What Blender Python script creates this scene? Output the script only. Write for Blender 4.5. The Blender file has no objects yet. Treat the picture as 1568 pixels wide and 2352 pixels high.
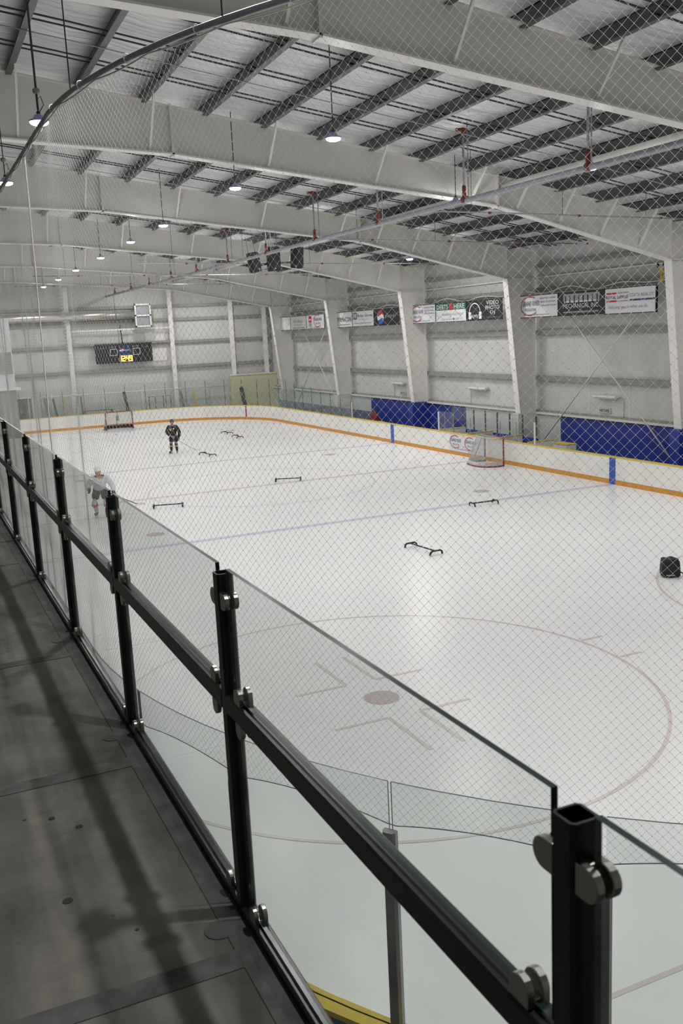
import bpy, math, random
import numpy as np
from mathutils import Vector, Matrix
random.seed(7); rng = np.random.default_rng(7)
scene = bpy.context.scene
COL = scene.collection

# ------------------------------------------------------------------ camera, world, exposure
cam_d = bpy.data.cameras.new('camera'); cam = bpy.data.objects.new('camera', cam_d); COL.objects.link(cam)
R_ = Vector((0.90744591, -0.41747608, -0.04749373)); U_ = Vector((0.12151494, 0.15255136, 0.98079672)); F_ = Vector((0.40221393, 0.89579116, -0.18916169))
M = Matrix((R_, U_, -F_)).transposed().to_4x4(); M.translation = Vector((-12.62615, -35.80477, 6.04568))
cam.matrix_world = M
cam_d.sensor_fit = 'VERTICAL'; cam_d.sensor_height = 36.0; cam_d.sensor_width = 24.0
cam_d.lens = 36.0 * 2177.766 / 2352.0
cam_d.clip_start = 0.05; cam_d.clip_end = 300
cam_d.dof.use_dof = True; cam_d.dof.focus_distance = 7.5; cam_d.dof.aperture_fstop = 9.0
scene.camera = cam
w = bpy.data.worlds.new('world'); scene.world = w; w.use_nodes = True
w.node_tree.nodes['Background'].inputs[0].default_value = (0.05, 0.055, 0.06, 1)
scene.view_settings.view_transform = 'Standard'; scene.view_settings.look = 'None'
scene.view_settings.gamma = 1.0; scene.view_settings.use_curve_mapping = False
scene.view_settings.exposure = 0.0
LAMP_W = 133.0
LAMP_COL = (1.0, 0.985, 0.95)
scene.cycles.transparent_max_bounces = 32
scene.cycles.max_bounces = 8
scene.cycles.diffuse_bounces = 5
scene.cycles.caustics_reflective = False
scene.cycles.caustics_refractive = False
scene.cycles.sample_clamp_indirect = 8.0

# ------------------------------------------------------------------ materials
MATS = {}
def mat(name, col, rough=0.6, metal=0.0, spec=0.5, var=0.0, vscale=3.0, bump=0.0, bscale=20.0, emit=0.0, stretch=(1, 1, 1), coat=0.0, detail=4.0, bdist=.05):
    if name in MATS: return MATS[name]
    m = bpy.data.materials.new(name); m.use_nodes = True
    nt = m.node_tree; b = nt.nodes['Principled BSDF']
    b.inputs['Base Color'].default_value = (*col, 1)
    b.inputs['Roughness'].default_value = rough; b.inputs['Metallic'].default_value = metal
    b.inputs['Specular IOR Level'].default_value = spec
    b.inputs['Coat Weight'].default_value = coat
    if var or bump:
        tc = nt.nodes.new('ShaderNodeTexCoord'); mp = nt.nodes.new('ShaderNodeMapping')
        mp.inputs['Scale'].default_value = stretch
        nt.links.new(tc.outputs['Object'], mp.inputs['Vector'])
    if var:
        n = nt.nodes.new('ShaderNodeTexNoise'); n.inputs['Scale'].default_value = vscale; n.inputs['Detail'].default_value = detail
        nt.links.new(mp.outputs[0], n.inputs['Vector'])
        r = nt.nodes.new('ShaderNodeMapRange'); r.inputs[1].default_value = 0.3; r.inputs[2].default_value = 0.7
        r.inputs[3].default_value = 1 - var; r.inputs[4].default_value = 1 + var
        nt.links.new(n.outputs['Fac'], r.inputs[0])
        x = nt.nodes.new('ShaderNodeVectorMath'); x.operation = 'SCALE'; x.inputs[0].default_value = col
        nt.links.new(r.outputs[0], x.inputs['Scale']); nt.links.new(x.outputs[0], b.inputs['Base Color'])
    if bump:
        n2 = nt.nodes.new('ShaderNodeTexNoise'); n2.inputs['Scale'].default_value = bscale; n2.inputs['Detail'].default_value = 3
        nt.links.new(mp.outputs[0], n2.inputs['Vector'])
        bp = nt.nodes.new('ShaderNodeBump'); bp.inputs['Strength'].default_value = bump; bp.inputs['Distance'].default_value = bdist
        nt.links.new(n2.outputs['Fac'], bp.inputs['Height']); nt.links.new(bp.outputs[0], b.inputs['Normal'])
    if emit:
        b.inputs['Emission Color'].default_value = (*col, 1); b.inputs['Emission Strength'].default_value = emit
    MATS[name] = m
    return m

def glass_mat(name, tint, refl=1.0, smudge=0.0):
    m = bpy.data.materials.new(name); m.use_nodes = True; nt = m.node_tree; nt.nodes.clear()
    out = nt.nodes.new('ShaderNodeOutputMaterial'); t = nt.nodes.new('ShaderNodeBsdfTransparent'); t.inputs[0].default_value = (*tint, 1)
    g = nt.nodes.new('ShaderNodeBsdfGlossy'); g.inputs['Roughness'].default_value = 0.03; g.inputs[0].default_value = (refl, refl, refl, 1)
    fr = nt.nodes.new('ShaderNodeFresnel'); fr.inputs[0].default_value = 1.45
    mx = nt.nodes.new('ShaderNodeMixShader')
    ge = nt.nodes.new('ShaderNodeNewGeometry'); sb_ = nt.nodes.new('ShaderNodeMath'); sb_.operation = 'SUBTRACT'; sb_.inputs[0].default_value = 1.0; nt.links.new(ge.outputs['Backfacing'], sb_.inputs[1])
    ml = nt.nodes.new('ShaderNodeMath'); ml.operation = 'MULTIPLY'; nt.links.new(fr.outputs[0], ml.inputs[0]); nt.links.new(sb_.outputs[0], ml.inputs[1])
    nt.links.new(ml.outputs[0], mx.inputs[0]); nt.links.new(t.outputs[0], mx.inputs[1]); nt.links.new(g.outputs[0], mx.inputs[2])
    last = mx
    if smudge:
        d = nt.nodes.new('ShaderNodeBsdfDiffuse'); d.inputs[0].default_value = (0.75, 0.8, 0.78, 1)
        n = nt.nodes.new('ShaderNodeTexNoise'); n.inputs['Scale'].default_value = 2.5; n.inputs['Detail'].default_value = 5
        tc = nt.nodes.new('ShaderNodeTexCoord'); nt.links.new(tc.outputs['Object'], n.inputs['Vector'])
        r = nt.nodes.new('ShaderNodeMapRange'); r.inputs[1].default_value = 0.3; r.inputs[2].default_value = 0.8; r.inputs[3].default_value = smudge * .4; r.inputs[4].default_value = smudge
        nt.links.new(n.outputs['Fac'], r.inputs[0])
        m2 = nt.nodes.new('ShaderNodeMixShader'); nt.links.new(r.outputs[0], m2.inputs[0]); nt.links.new(mx.outputs[0], m2.inputs[1]); nt.links.new(d.outputs[0], m2.inputs[2]); last = m2
    nt.links.new(last.outputs[0], out.inputs[0])
    MATS[name] = m
    return m

def ice_mat():
    m = bpy.data.materials.new('ice'); m.use_nodes = True; nt = m.node_tree; b = nt.nodes['Principled BSDF']; L = nt.links.new
    tc = nt.nodes.new('ShaderNodeTexCoord')
    n = nt.nodes.new('ShaderNodeTexNoise'); n.inputs['Scale'].default_value = 0.35; n.inputs['Detail'].default_value = 6; L(tc.outputs['Object'], n.inputs['Vector'])
    cr = nt.nodes.new('ShaderNodeValToRGB'); cr.color_ramp.elements[0].position = .3; cr.color_ramp.elements[1].position = .7
    cr.color_ramp.elements[0].color = (0.84, 0.84, 0.85, 1); cr.color_ramp.elements[1].color = (0.875, 0.875, 0.875, 1); L(n.outputs['Fac'], cr.inputs[0])
    # skate scuffs: tiny dark flecks
    v = nt.nodes.new('ShaderNodeTexNoise'); v.inputs['Scale'].default_value = 9; v.inputs['Detail'].default_value = 3
    mp = nt.nodes.new('ShaderNodeMapping'); mp.inputs['Scale'].default_value = (1, 2.5, 1); mp.inputs['Rotation'].default_value = (0, 0, .6); L(tc.outputs['Object'], mp.inputs[0]); L(mp.outputs[0], v.inputs['Vector'])
    r = nt.nodes.new('ShaderNodeMapRange'); r.inputs[1].default_value = .73; r.inputs[2].default_value = .80; r.inputs[3].default_value = 0; r.inputs[4].default_value = .18; L(v.outputs['Fac'], r.inputs[0])
    mix = nt.nodes.new('ShaderNodeMixRGB'); mix.inputs[2].default_value = (.45, .45, .46, 1); L(r.outputs[0], mix.inputs[0]); L(cr.outputs[0], mix.inputs[1]); L(mix.outputs[0], b.inputs['Base Color'])
    n2 = nt.nodes.new('ShaderNodeTexNoise'); n2.inputs['Scale'].default_value = .9; n2.inputs['Detail'].default_value = 8; L(tc.outputs['Object'], n2.inputs['Vector'])
    r2 = nt.nodes.new('ShaderNodeMapRange'); r2.inputs[1].default_value = .3; r2.inputs[2].default_value = .7; r2.inputs[3].default_value = .25; r2.inputs[4].default_value = .29; L(n2.outputs['Fac'], r2.inputs[0]); b.inputs['Roughness'].default_value = .27
    n3 = nt.nodes.new('ShaderNodeTexNoise'); n3.inputs['Scale'].default_value = 14; n3.inputs['Detail'].default_value = 4; L(tc.outputs['Object'], n3.inputs['Vector'])
    bp = nt.nodes.new('ShaderNodeBump'); bp.inputs['Strength'].default_value = .015; bp.inputs['Distance'].default_value = .01; b.inputs['IOR'].default_value = 1.31; MATS['ice'] = m
    return m

def concrete_mat():
    m = bpy.data.materials.new('walkway_concrete'); m.use_nodes = True; nt = m.node_tree; b = nt.nodes['Principled BSDF']; L = nt.links.new
    tc = nt.nodes.new('ShaderNodeTexCoord')
    n = nt.nodes.new('ShaderNodeTexNoise'); n.inputs['Scale'].default_value = 2.6; n.inputs['Detail'].default_value = 9; n.inputs['Roughness'].default_value = .65; L(tc.outputs['Object'], n.inputs['Vector'])
    cr = nt.nodes.new('ShaderNodeValToRGB'); e = cr.color_ramp.elements; e[0].position = .34; e[0].color = (.10, .094, .078, 1); e[1].position = .66; e[1].color = (.215, .204, .178, 1); L(n.outputs['Fac'], cr.inputs[0])
    # long dark streaks along the walkway
    mp = nt.nodes.new('ShaderNodeMapping'); mp.inputs['Scale'].default_value = (7, .55, 1); mp.inputs['Rotation'].default_value = (0, 0, .12); L(tc.outputs['Object'], mp.inputs[0])
    n2 = nt.nodes.new('ShaderNodeTexNoise'); n2.inputs['Scale'].default_value = 1.0; n2.inputs['Detail'].default_value = 3; L(mp.outputs[0], n2.inputs['Vector'])
    r = nt.nodes.new('ShaderNodeMapRange'); r.inputs[1].default_value = .42; r.inputs[2].default_value = .62; r.inputs[3].default_value = .55; r.inputs[4].default_value = 1.05; L(n2.outputs['Fac'], r.inputs[0])
    x = nt.nodes.new('ShaderNodeVectorMath'); x.operation = 'SCALE'; L(cr.outputs[0], x.inputs[0]); L(r.outputs[0], x.inputs['Scale'])
    # round spill stains
    vo = nt.nodes.new('ShaderNodeTexVoronoi'); vo.inputs['Scale'].default_value = 3.2; L(tc.outputs['Object'], vo.inputs['Vector'])
    r3 = nt.nodes.new('ShaderNodeMapRange'); r3.inputs[1].default_value = .055; r3.inputs[2].default_value = .075; r3.inputs[3].default_value = .3; r3.inputs[4].default_value = 1; L(vo.outputs['Distance'], r3.inputs[0])
    x2 = nt.nodes.new('ShaderNodeVectorMath'); x2.operation = 'SCALE'; L(x.outputs[0], x2.inputs[0]); L(r3.outputs[0], x2.inputs['Scale'])
    L(x2.outputs[0], b.inputs['Base Color']); b.inputs['Roughness'].default_value = .75
    n4 = nt.nodes.new('ShaderNodeTexNoise'); n4.inputs['Scale'].default_value = 60; n4.inputs['Detail'].default_value = 6; L(tc.outputs['Object'], n4.inputs['Vector'])
    bp = nt.nodes.new('ShaderNodeBump'); bp.inputs['Strength'].default_value = .25; bp.inputs['Distance'].default_value = .004; L(n4.outputs['Fac'], bp.inputs['Height']); L(bp.outputs[0], b.inputs['Normal'])
    MATS['walkway_concrete'] = m
    return m

ICE = ice_mat(); CONC = concrete_mat()
frame_paint = mat('frame_paint', (.74, .73, .695), .5, var=.04, vscale=.8)
frame_flange = mat('frame_flange_paint', (.80, .79, .76), .45, var=.03, vscale=.8)
liner = mat('liner_white', (.60, .595, .585), .55, var=.05, vscale=.6, bump=.25, bscale=1.2, stretch=(1, 1, .6))
liner_roof = mat('liner_roof', (.84, .845, .86), .3, var=.07, vscale=1.2, bump=1.0, bscale=1.3, stretch=(.45, 4.0, 1), bdist=.16)
girt_m = mat('girt_steel', (.30, .30, .29), .5, metal=.2, var=.08)
purlin_m = mat('purlin_steel', (.14, .145, .155), .45, metal=.4, var=.1)
rod_m = mat('bridging_steel', (.05, .05, .06), .5)
white_pnt = mat('white_paint', (.75, .74, .71), .4)
blue_wall = mat('blue_wall_paint', (.022, .045, .30), .45, var=.05)
board_w = mat('board_white', (.82, .815, .78), .32, var=.03, vscale=.7)
orange = mat('kick_orange', (.62, .27, .025), .4, var=.08, vscale=6)
yellow = mat('cap_yellow', (.72, .52, .05), .4, var=.06, vscale=6)
stripe_blue = mat('stripe_blue', (.035, .085, .42), .4)
stripe_red = mat('stripe_red', (.30, .02, .05), .4)
alu = mat('stanchion_aluminium', (.33, .345, .35), .4, metal=.7, var=.1)
blk = mat('railing_black', (.010, .010, .012), .33, spec=.5, bump=.02, bscale=200)
clampm = mat('clamp_steel', (.42, .41, .38), .28, metal=1.0)
galv = mat('galvanised_pipe', (.40, .42, .46), .55, metal=.55, var=.06)
redm = mat('coupling_red', (.20, .035, .022), .5)
netm = mat('net_nylon', (.88, .88, .86), .7)
def translucent(m, f):
    nt = m.node_tree; b = nt.nodes['Principled BSDF']; out = nt.nodes['Material Output']; t = nt.nodes.new('ShaderNodeBsdfTranslucent'); t.inputs[0].default_value = b.inputs['Base Color'].default_value
    x = nt.nodes.new('ShaderNodeMixShader'); x.inputs[0].default_value = f; nt.links.new(b.outputs[0], x.inputs[1]); nt.links.new(t.outputs[0], x.inputs[2]); nt.links.new(x.outputs[0], out.inputs[0])
translucent(netm, .5)
ropem = mat('net_rope', (.78, .76, .70), .75)
hem = mat('hem_cable', (.20, .20, .19), .5)
blackp = mat('black_plastic', (.012, .012, .013), .5)
dark_rubber = mat('rubber_floor', (.03, .03, .032), .8, var=.1)
grey_conc = mat('grey_concrete', (.28, .28, .27), .8, var=.1)
joint_m = mat('joint_patch', (.085, .085, .082), .85, var=.3, vscale=14)
rail_glass = glass_mat('railing_glass', (.955, .97, .965), 1.0, .02)
rail_edge = mat('glass_edge_green', (.006, .022, .021), .25)
rink_glass = glass_mat('rink_glass', (.95, .97, .963), .9, .03)
rink_edge = mat('glass_edge_dark', (.10, .12, .12), .3)
lampm = mat('lamp_diffuser', (.92, .95, 1.0), .5, emit=30)
lamp_rim_fringe = mat('lamp_rim_fringe', (.22, .22, .42), .4, emit=0.15)  # bluish lens fringe put into the housing's colour and faint glow
steel = mat('blade_steel', (.6, .6, .62), .25, metal=1)
ink_b = mat('ink_navy', (.05, .06, .20), .6); ink_k = mat('ink_black', (.02, .02, .022), .6); ink_g = mat('ink_grey', (.35, .35, .36), .6)
ink_r = mat('ink_red', (.5, .03, .05), .6); ink_w = mat('ink_white', (.8, .8, .8), .6); ink_gr = mat('ink_green', (.02, .13, .08), .6)
ban_w = mat('banner_white', (.74, .75, .77), .5); ban_k = mat('banner_black', (.018, .018, .022), .5)
led = mat('led_amber', (1.0, .42, .05), .5, emit=7)

# ------------------------------------------------------------------ mesh builder
ROOT = {}
class MB:
    def __init__(s): s.v = []; s.f = []; s.mi = []; s.cur = 0; s.sm = False
    def add(s, vs, fs):
        o = len(s.v); s.v += [tuple(p) for p in vs]; s.f += [tuple(i + o for i in f) for f in fs]; s.mi += [s.cur] * len(fs); return s
    def box(s, x0, x1, y0, y1, z0, z1):
        return s.add([(x0, y0, z0), (x1, y0, z0), (x1, y1, z0), (x0, y1, z0), (x0, y0, z1), (x1, y0, z1), (x1, y1, z1), (x0, y1, z1)],
                     [(3, 2, 1, 0), (4, 5, 6, 7), (0, 1, 5, 4), (1, 2, 6, 5), (2, 3, 7, 6), (3, 0, 4, 7)])
    def bar(s, p0, p1, wd, ht, up=(0, 0, 1)):
        p0 = Vector(p0); p1 = Vector(p1); d = (p1 - p0).normalized(); up = Vector(up)
        a = d.cross(up)
        if a.length < 1e-4: a = d.cross(Vector((0, 1, 0)))
        a.normalize(); b = a.cross(d); a *= wd / 2; b *= ht / 2
        return s.add([p0 - a - b, p0 + a - b, p0 + a + b, p0 - a + b, p1 - a - b, p1 + a - b, p1 + a + b, p1 - a + b],
                     [(3, 2, 1, 0), (4, 5, 6, 7), (0, 1, 5, 4), (1, 2, 6, 5), (2, 3, 7, 6), (3, 0, 4, 7)])
    def path(s, pts, r, n=8, closed=False, cap=True):
        P = [Vector(p) for p in pts]; N = len(P); rr = r if isinstance(r, (list, tuple)) else [r] * N
        o = len(s.v); up = None
        for i in range(N):
            if closed: d = P[(i + 1) % N] - P[i - 1]
            else: d = P[min(i + 1, N - 1)] - P[max(i - 1, 0)]
            d.normalize()
            if up is None: up = Vector((0, 0, 1)) if abs(d.z) < .9 else Vector((1, 0, 0))
            a = d.cross(up).normalized(); b = a.cross(d); up = b
            s.v += [tuple(P[i] + a * rr[i] * math.cos(k * 2 * math.pi / n) + b * rr[i] * math.sin(k * 2 * math.pi / n)) for k in range(n)]
        for i in range(N if closed else N - 1):
            j = (i + 1) % N
            for k in range(n):
                s.f.append((o + i * n + k, o + i * n + (k + 1) % n, o + j * n + (k + 1) % n, o + j * n + k)); s.mi.append(s.cur)
        if cap and not closed:
            s.f.append(tuple(o + k for k in reversed(range(n)))); s.mi.append(s.cur)
            s.f.append(tuple(o + (N - 1) * n + k for k in range(n))); s.mi.append(s.cur)
        s.sm = True
        return s
    def tube(s, p0, p1, r, n=8): return s.path([p0, p1], r, n)
    def prism(s, poly, o, ex, ey, ez, t0, t1):
        # poly in (ex,ey) plane, extruded along ez from t0 to t1
        o = Vector(o); ex = Vector(ex); ey = Vector(ey); ez = Vector(ez); n = len(poly)
        vs = [o + ex * a + ey * b + ez * t0 for a, b in poly] + [o + ex * a + ey * b + ez * t1 for a, b in poly]
        fs = [tuple(reversed(range(n))), tuple(range(n, 2 * n))] + [(i, (i + 1) % n, n + (i + 1) % n, n + i) for i in range(n)]
        return s.add(vs, fs)
    def lathe(s, prof, c=(0, 0, 0), n=20):
        o = len(s.v)
        for r, z in prof: s.v += [(c[0] + r * math.cos(k * 2 * math.pi / n), c[1] + r * math.sin(k * 2 * math.pi / n), c[2] + z) for k in range(n)]
        for i in range(len(prof) - 1):
            for k in range(n):
                s.f.append((o + i * n + k, o + i * n + (k + 1) % n, o + (i + 1) * n + (k + 1) % n, o + (i + 1) * n + k)); s.mi.append(s.cur)
        s.f.append(tuple(o + k for k in reversed(range(n)))); s.mi.append(s.cur)
        s.f.append(tuple(o + (len(prof) - 1) * n + k for k in range(n))); s.mi.append(s.cur)
        s.sm = True
        return s
    def ell(s, c, r, nu=14, nv=9, fn=None):
        o = len(s.v); c = Vector(c)
        for j in range(nv + 1):
            ph = math.pi * j / nv
            for k in range(nu):
                th = 2 * math.pi * k / nu
                d = Vector((math.sin(ph) * math.cos(th), math.sin(ph) * math.sin(th), math.cos(ph)))
                q = Vector((d.x * r[0], d.y * r[1], d.z * r[2]))
                if fn: q = fn(d, q)
                s.v.append(tuple(c + q))
        for j in range(nv):
            for k in range(nu):
                s.f.append((o + j * nu + k, o + (j + 1) * nu + k, o + (j + 1) * nu + (k + 1) % nu, o + j * nu + (k + 1) % nu)); s.mi.append(s.cur)
        s.sm = True
        return s
    def build(s, name, mats, parent=None, org=None, smooth=None, local=False):
        me = bpy.data.meshes.new(name)
        if parent is not None: off = ROOT.get(parent.name, (0, 0, 0)) if not local else (0, 0, 0)
        elif org is None:
            A = np.array(s.v); lo = A.min(0); hi = A.max(0); off = tuple(((lo[0] + hi[0]) / 2, (lo[1] + hi[1]) / 2, lo[2]))
        else: off = org
        me.from_pydata([(p[0] - off[0], p[1] - off[1], p[2] - off[2]) for p in s.v], [], s.f)
        ms = mats if isinstance(mats, (list, tuple)) else [mats]
        for m in ms: me.materials.append(m)
        if len(ms) > 1: me.polygons.foreach_set('material_index', s.mi)
        sm = s.sm if smooth is None else smooth
        if sm:
            me.polygons.foreach_set('use_smooth', [len(f) <= 4 for f in s.f])
        me.update()
        ob = bpy.data.objects.new(name, me); COL.objects.link(ob)
        if parent is not None: ob.parent = parent; ROOT[ob.name] = off
        else: ob.location = off; ROOT[ob.name] = off
        return ob

def tag(o, label=None, cat=None, group=None, kind=None):
    if label: o['label'] = label
    if cat: o['category'] = cat
    if group: o['group'] = group
    if kind: o['kind'] = kind
    return o
def thing(name, label, cat, loc=(0, 0, 0), rz=0, group=None, kind=None):
    o = bpy.data.objects.new(name, None); COL.objects.link(o); o.location = loc; o.rotation_euler = (0, 0, rz); o.empty_display_size = .2
    ROOT[o.name] = tuple(loc)
    return tag(o, label, cat, group, kind)
def copy_tree(o, parent=None):
    c = o.copy(); COL.objects.link(c); c.parent = parent
    for ch in list(o.children): copy_tree(ch, c)
    return c
def obj_from_np(name, V, Fq, mats, parent):
    off = ROOT[parent.name]; me = bpy.data.meshes.new(name)
    V = (V - np.array(off)).astype(np.float32); k = Fq.shape[1]
    me.vertices.add(len(V)); me.vertices.foreach_set('co', V.ravel())
    me.loops.add(Fq.size); me.loops.foreach_set('vertex_index', Fq.astype(np.int32).ravel())
    me.polygons.add(len(Fq)); me.polygons.foreach_set('loop_start', np.arange(0, Fq.size, k, dtype=np.int32))
    me.polygons.foreach_set('loop_total', np.full(len(Fq), k, dtype=np.int32))
    me.materials.append(mats); me.update(calc_edges=True)
    ob = bpy.data.objects.new(name, me); COL.objects.link(ob); ob.parent = parent
    return ob
def text_mesh(s, width=None, height=None):
    cu = bpy.data.curves.new('lettering', 'FONT'); cu.body = s; cu.size = 1.0; cu.extrude = 0.0; cu.resolution_u = 2
    ob = bpy.data.objects.new('lettering', cu)
    me = bpy.data.meshes.new_from_object(ob); bpy.data.objects.remove(ob); bpy.data.curves.remove(cu)
    n = len(me.vertices); A = np.zeros(n * 3); me.vertices.foreach_get('co', A); A = A.reshape(-1, 3)
    lo = A.min(0); hi = A.max(0); A -= lo; sz = hi - lo
    F = [tuple(p.vertices) for p in me.polygons]; bpy.data.meshes.remove(me)
    sx = (width / sz[0]) if width else height / sz[1]; sy = height / sz[1] if height else sx
    return A[:, 0] * sx, A[:, 1] * sy, F
def text(s, o, ex, ey, m, parent, width=None, height=None, name='lettering'):
    X, Y, F = text_mesh(s, width, height); o = Vector(o); ex = Vector(ex); ey = Vector(ey); nrm = ex.cross(ey)
    mb = MB(); mb.add([o + ex * float(a) + ey * float(b) + nrm * .012 for a, b in zip(X, Y)], F)
    return mb.build(name, m, parent)
def ring2d(mb, o, ex, ey, rx, ry, t, a0=0, a1=6.2832, n=28, off=.01):
    o = Vector(o); ex = Vector(ex); ey = Vector(ey); nr = ex.cross(ey) * off; vs = []
    for i in range(n + 1):
        a = a0 + (a1 - a0) * i / n
        for q in (0, t): vs.append(o + nr + ex * (rx - q) * math.cos(a) + ey * (ry - q) * math.sin(a))
    mb.add(vs, [(2 * i, 2 * i + 1, 2 * i + 3, 2 * i + 2) for i in range(n)])

# ------------------------------------------------------------------ layout constants
XL, XR, Y0, Y1, RC = -11.15, 10.5, -33.3, 32.5, 7.0      # rink boards
BH = 1.0; GT = 2.96                                       # board height, glass top
XW = 13.55; YE = 34.2; XWL = -16.6; YB = -40.0            # building walls
S = 9.83; FY = [S * k for k in (-4, -3, -2, -1, 0, 1, 2, 3)]
FY[-1] = 29.5
UP = [(-16.6, 13.6), (-8.5, 12.5), (5.8, 10.32), (13.3, 8.95)]
LO = [(-16.6, 11.5), (-9.0, 11.02), (-5.4, 10.82), (4.8, 9.58), (11.85, 7.85)]
def interp(T, x):
    for (a, za), (b, zb) in zip(T, T[1:]):
        if x <= b: return za + (zb - za) * (x - a) / (b - a)
    return T[-1][1]
def drift(x, y): return -(y + S) * .00125 * max(0.0, 11.85 - max(x, -12.0))
def zup(x, y): return interp(UP, x) + drift(x, y)
def zlo(x, y): return interp(LO, x) + drift(x, y)

# ------------------------------------------------------------------ floors
def outline(n_arc=14, off=0.0):
    pts = []; r = RC + off
    for cx, cy, a0 in ((XL + RC, Y0 + RC, 270), (XL + RC, Y1 - RC, 180), (XR - RC, Y1 - RC, 90), (XR - RC, Y0 + RC, 0)):
        for i in range(n_arc + 1):
            a = math.radians(a0 - 90 * i / n_arc); pts.append((cx + r * math.cos(a), cy + r * math.sin(a)))
    return pts
mb = MB(); o = outline(); mb.prism(o, (0, 0, 0), (1, 0, 0), (0, 1, 0), (0, 0, 1), -.12, 0.0)
mb.f[0], mb.f[1] = tuple(reversed(mb.f[0])), tuple(reversed(mb.f[1]))
floor_ice = mb.build('floor_ice', ICE, org=(0, 0, -.12)); tag(floor_ice, 'white rink ice with faint blue and red painted lines', kind='structure')
ROOT[floor_ice.name] = (0, 0, -.12)
ln_blue = mat('line_blue', (.62, .61, .77), .27); ln_red = mat('line_red', (.70, .615, .625), .27); ln_cblue = mat('line_pale_blue', (.72, .72, .81), .27); ln_spot = mat('spot_red', (.56, .475, .485), .27); crease_m = mat('crease_blue', (.64, .68, .80), .27)
def xin(y):  # inner x limits of the ice at y
    dy = 0
    if y > Y1 - RC: dy = y - (Y1 - RC)
    if y < Y0 + RC: dy = (Y0 + RC) - y
    k = RC - math.sqrt(max(0, RC * RC - dy * dy)); return XL + k + .02, XR - k - .02
def strip(name, y, wd, m):
    a, b = xin(y); q = MB(); q.add([(a, y - wd / 2, .003), (b, y - wd / 2, .003), (b, y + wd / 2, .003), (a, y + wd / 2, .003)], [(0, 1, 2, 3)]); return q.build(name, m, floor_ice)
strip('blue_line', -8.64, .30, ln_blue); strip('blue_line', 8.64, .30, ln_blue); strip('centre_line', 0.0, .30, ln_red)
strip('goal_line', -29.8, .06, ln_red); strip('goal_line', 29.9, .06, ln_red)
def circ(name, x, y, r, t, m, a0=0, a1=6.2832, z=.004):
    q = MB(); ring2d(q, (x, y, z), (1, 0, 0), (0, 1, 0), r, r, t, a0, a1, 72, 0); return q.build(name, m, floor_ice)
def disc(name, x, y, r, m):
    q = MB(); q.add([(x + r * math.cos(a * .2618), y + r * math.sin(a * .2618), .004) for a in range(24)], [tuple(range(24))]); return q.build(name, m, floor_ice)
circ('centre_circle', 0, 0, 4.57, .07, ln_cblue); disc('faceoff_spot', 0, 0, .16, ln_cblue)
circ('referee_crease', XR - .03, 0, 3.05, .06, ln_red, math.pi / 2, 1.5 * math.pi)
for sx in (-1, 1):
    for sy in (-1, 1):
        disc('faceoff_spot', sx * 6.03, sy * 6.81, .3, ln_spot)
        cx, cy = sx * 6.05, sy * 22.42
        circ('faceoff_circle', cx, cy, 4.57, .06, ln_red); disc('faceoff_spot', cx, cy, .3, ln_spot)
        for ax in (-1, 1):
            for ay in (-1, 1):
                q = MB(); x0 = cx + ax * .28; y0 = cy + ay * .8
                q.box(min(x0, x0 + ax * .93), max(x0, x0 + ax * .93), y0 - .035, y0 + .035, .001, .005)
                q.box(x0 - .035, x0 + .035, min(y0 + ay * .035, y0 + ay * 1.33), max(y0 + ay * .035, y0 + ay * 1.33), .001, .005); q.build('restraining_mark', ln_red, floor_ice)
            for hy in (-.54, .54):
                q = MB(); a, b = sorted((cx + ax * 4.57, cx + ax * 5.05)); q.box(a, b, cy + hy - .035, cy + hy + .035, .001, .005); q.build('hash_mark', ln_red, floor_ice)
q = MB(); q.add([(.5 + 1.83 * math.cos(a), 29.87 - 1.83 * math.sin(a), .0045) for a in np.linspace(0, math.pi, 25)], [tuple(reversed(range(25)))]); q.build('goal_crease', crease_m, floor_ice)

mb = MB(); mb.box(XWL, 14.2, YB, YE + .4, -.6, -.13)
tag(mb.build('floor_concourse', dark_rubber), 'dark rubber floor around the outside of the rink boards', kind='structure')

# walkway
ZF = 4.346; XE = -11.862
mb = MB(); mb.box(XWL, XE, YB, 20, ZF - .25, ZF)
walk = mb.build('floor_walkway', CONC, org=(-14, -30, ZF - .25)); tag(walk, 'stained grey concrete spectator walkway behind the glass railing', kind='structure')
for i, y in enumerate((-35.05, -33.52, -32.12, -30.58, -28.07, -26.5)):
    q = MB(); wd = .085 if i < 4 else .03; q.box(-14.5, -11.97, y - wd / 2, y + wd / 2, ZF - .003, ZF + .0022)
    j = q.build('joint_strip', joint_m, walk)
q = MB(); q.box(-11.975, -11.865, -37, 15, ZF - .002, ZF + .0026); q.build('edge_strip', joint_m, walk)
for i, yv in enumerate((-34.85, -33.31, -31.77, -30.23)):
    q = MB(); q.lathe([(.045, -.002), (.045, .0028)], (-11.985, yv - .06, ZF), 18); q.build('sealant_patch', joint_m, walk)
for (x, y, r) in ((-12.33, -32.44, .012), (-12.25, -32.55, .013), (-12.36, -33.0, .016), (-12.42, -32.4, .006), (-12.2, -33.25, .006)):
    q = MB(); q.lathe([(r, -.001), (r, .0016)], (x, y, ZF), 14); q.build('gum_spot', mat('gum_spot', (.03, .03, .028), .8), walk)
mb = MB(); mb.box(XE - .25, XE, YB, 20, -.13, ZF - .25)
tag(mb.build('wall_walkway', grey_conc), 'grey concrete wall carrying the spectator walkway', kind='structure')

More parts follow.
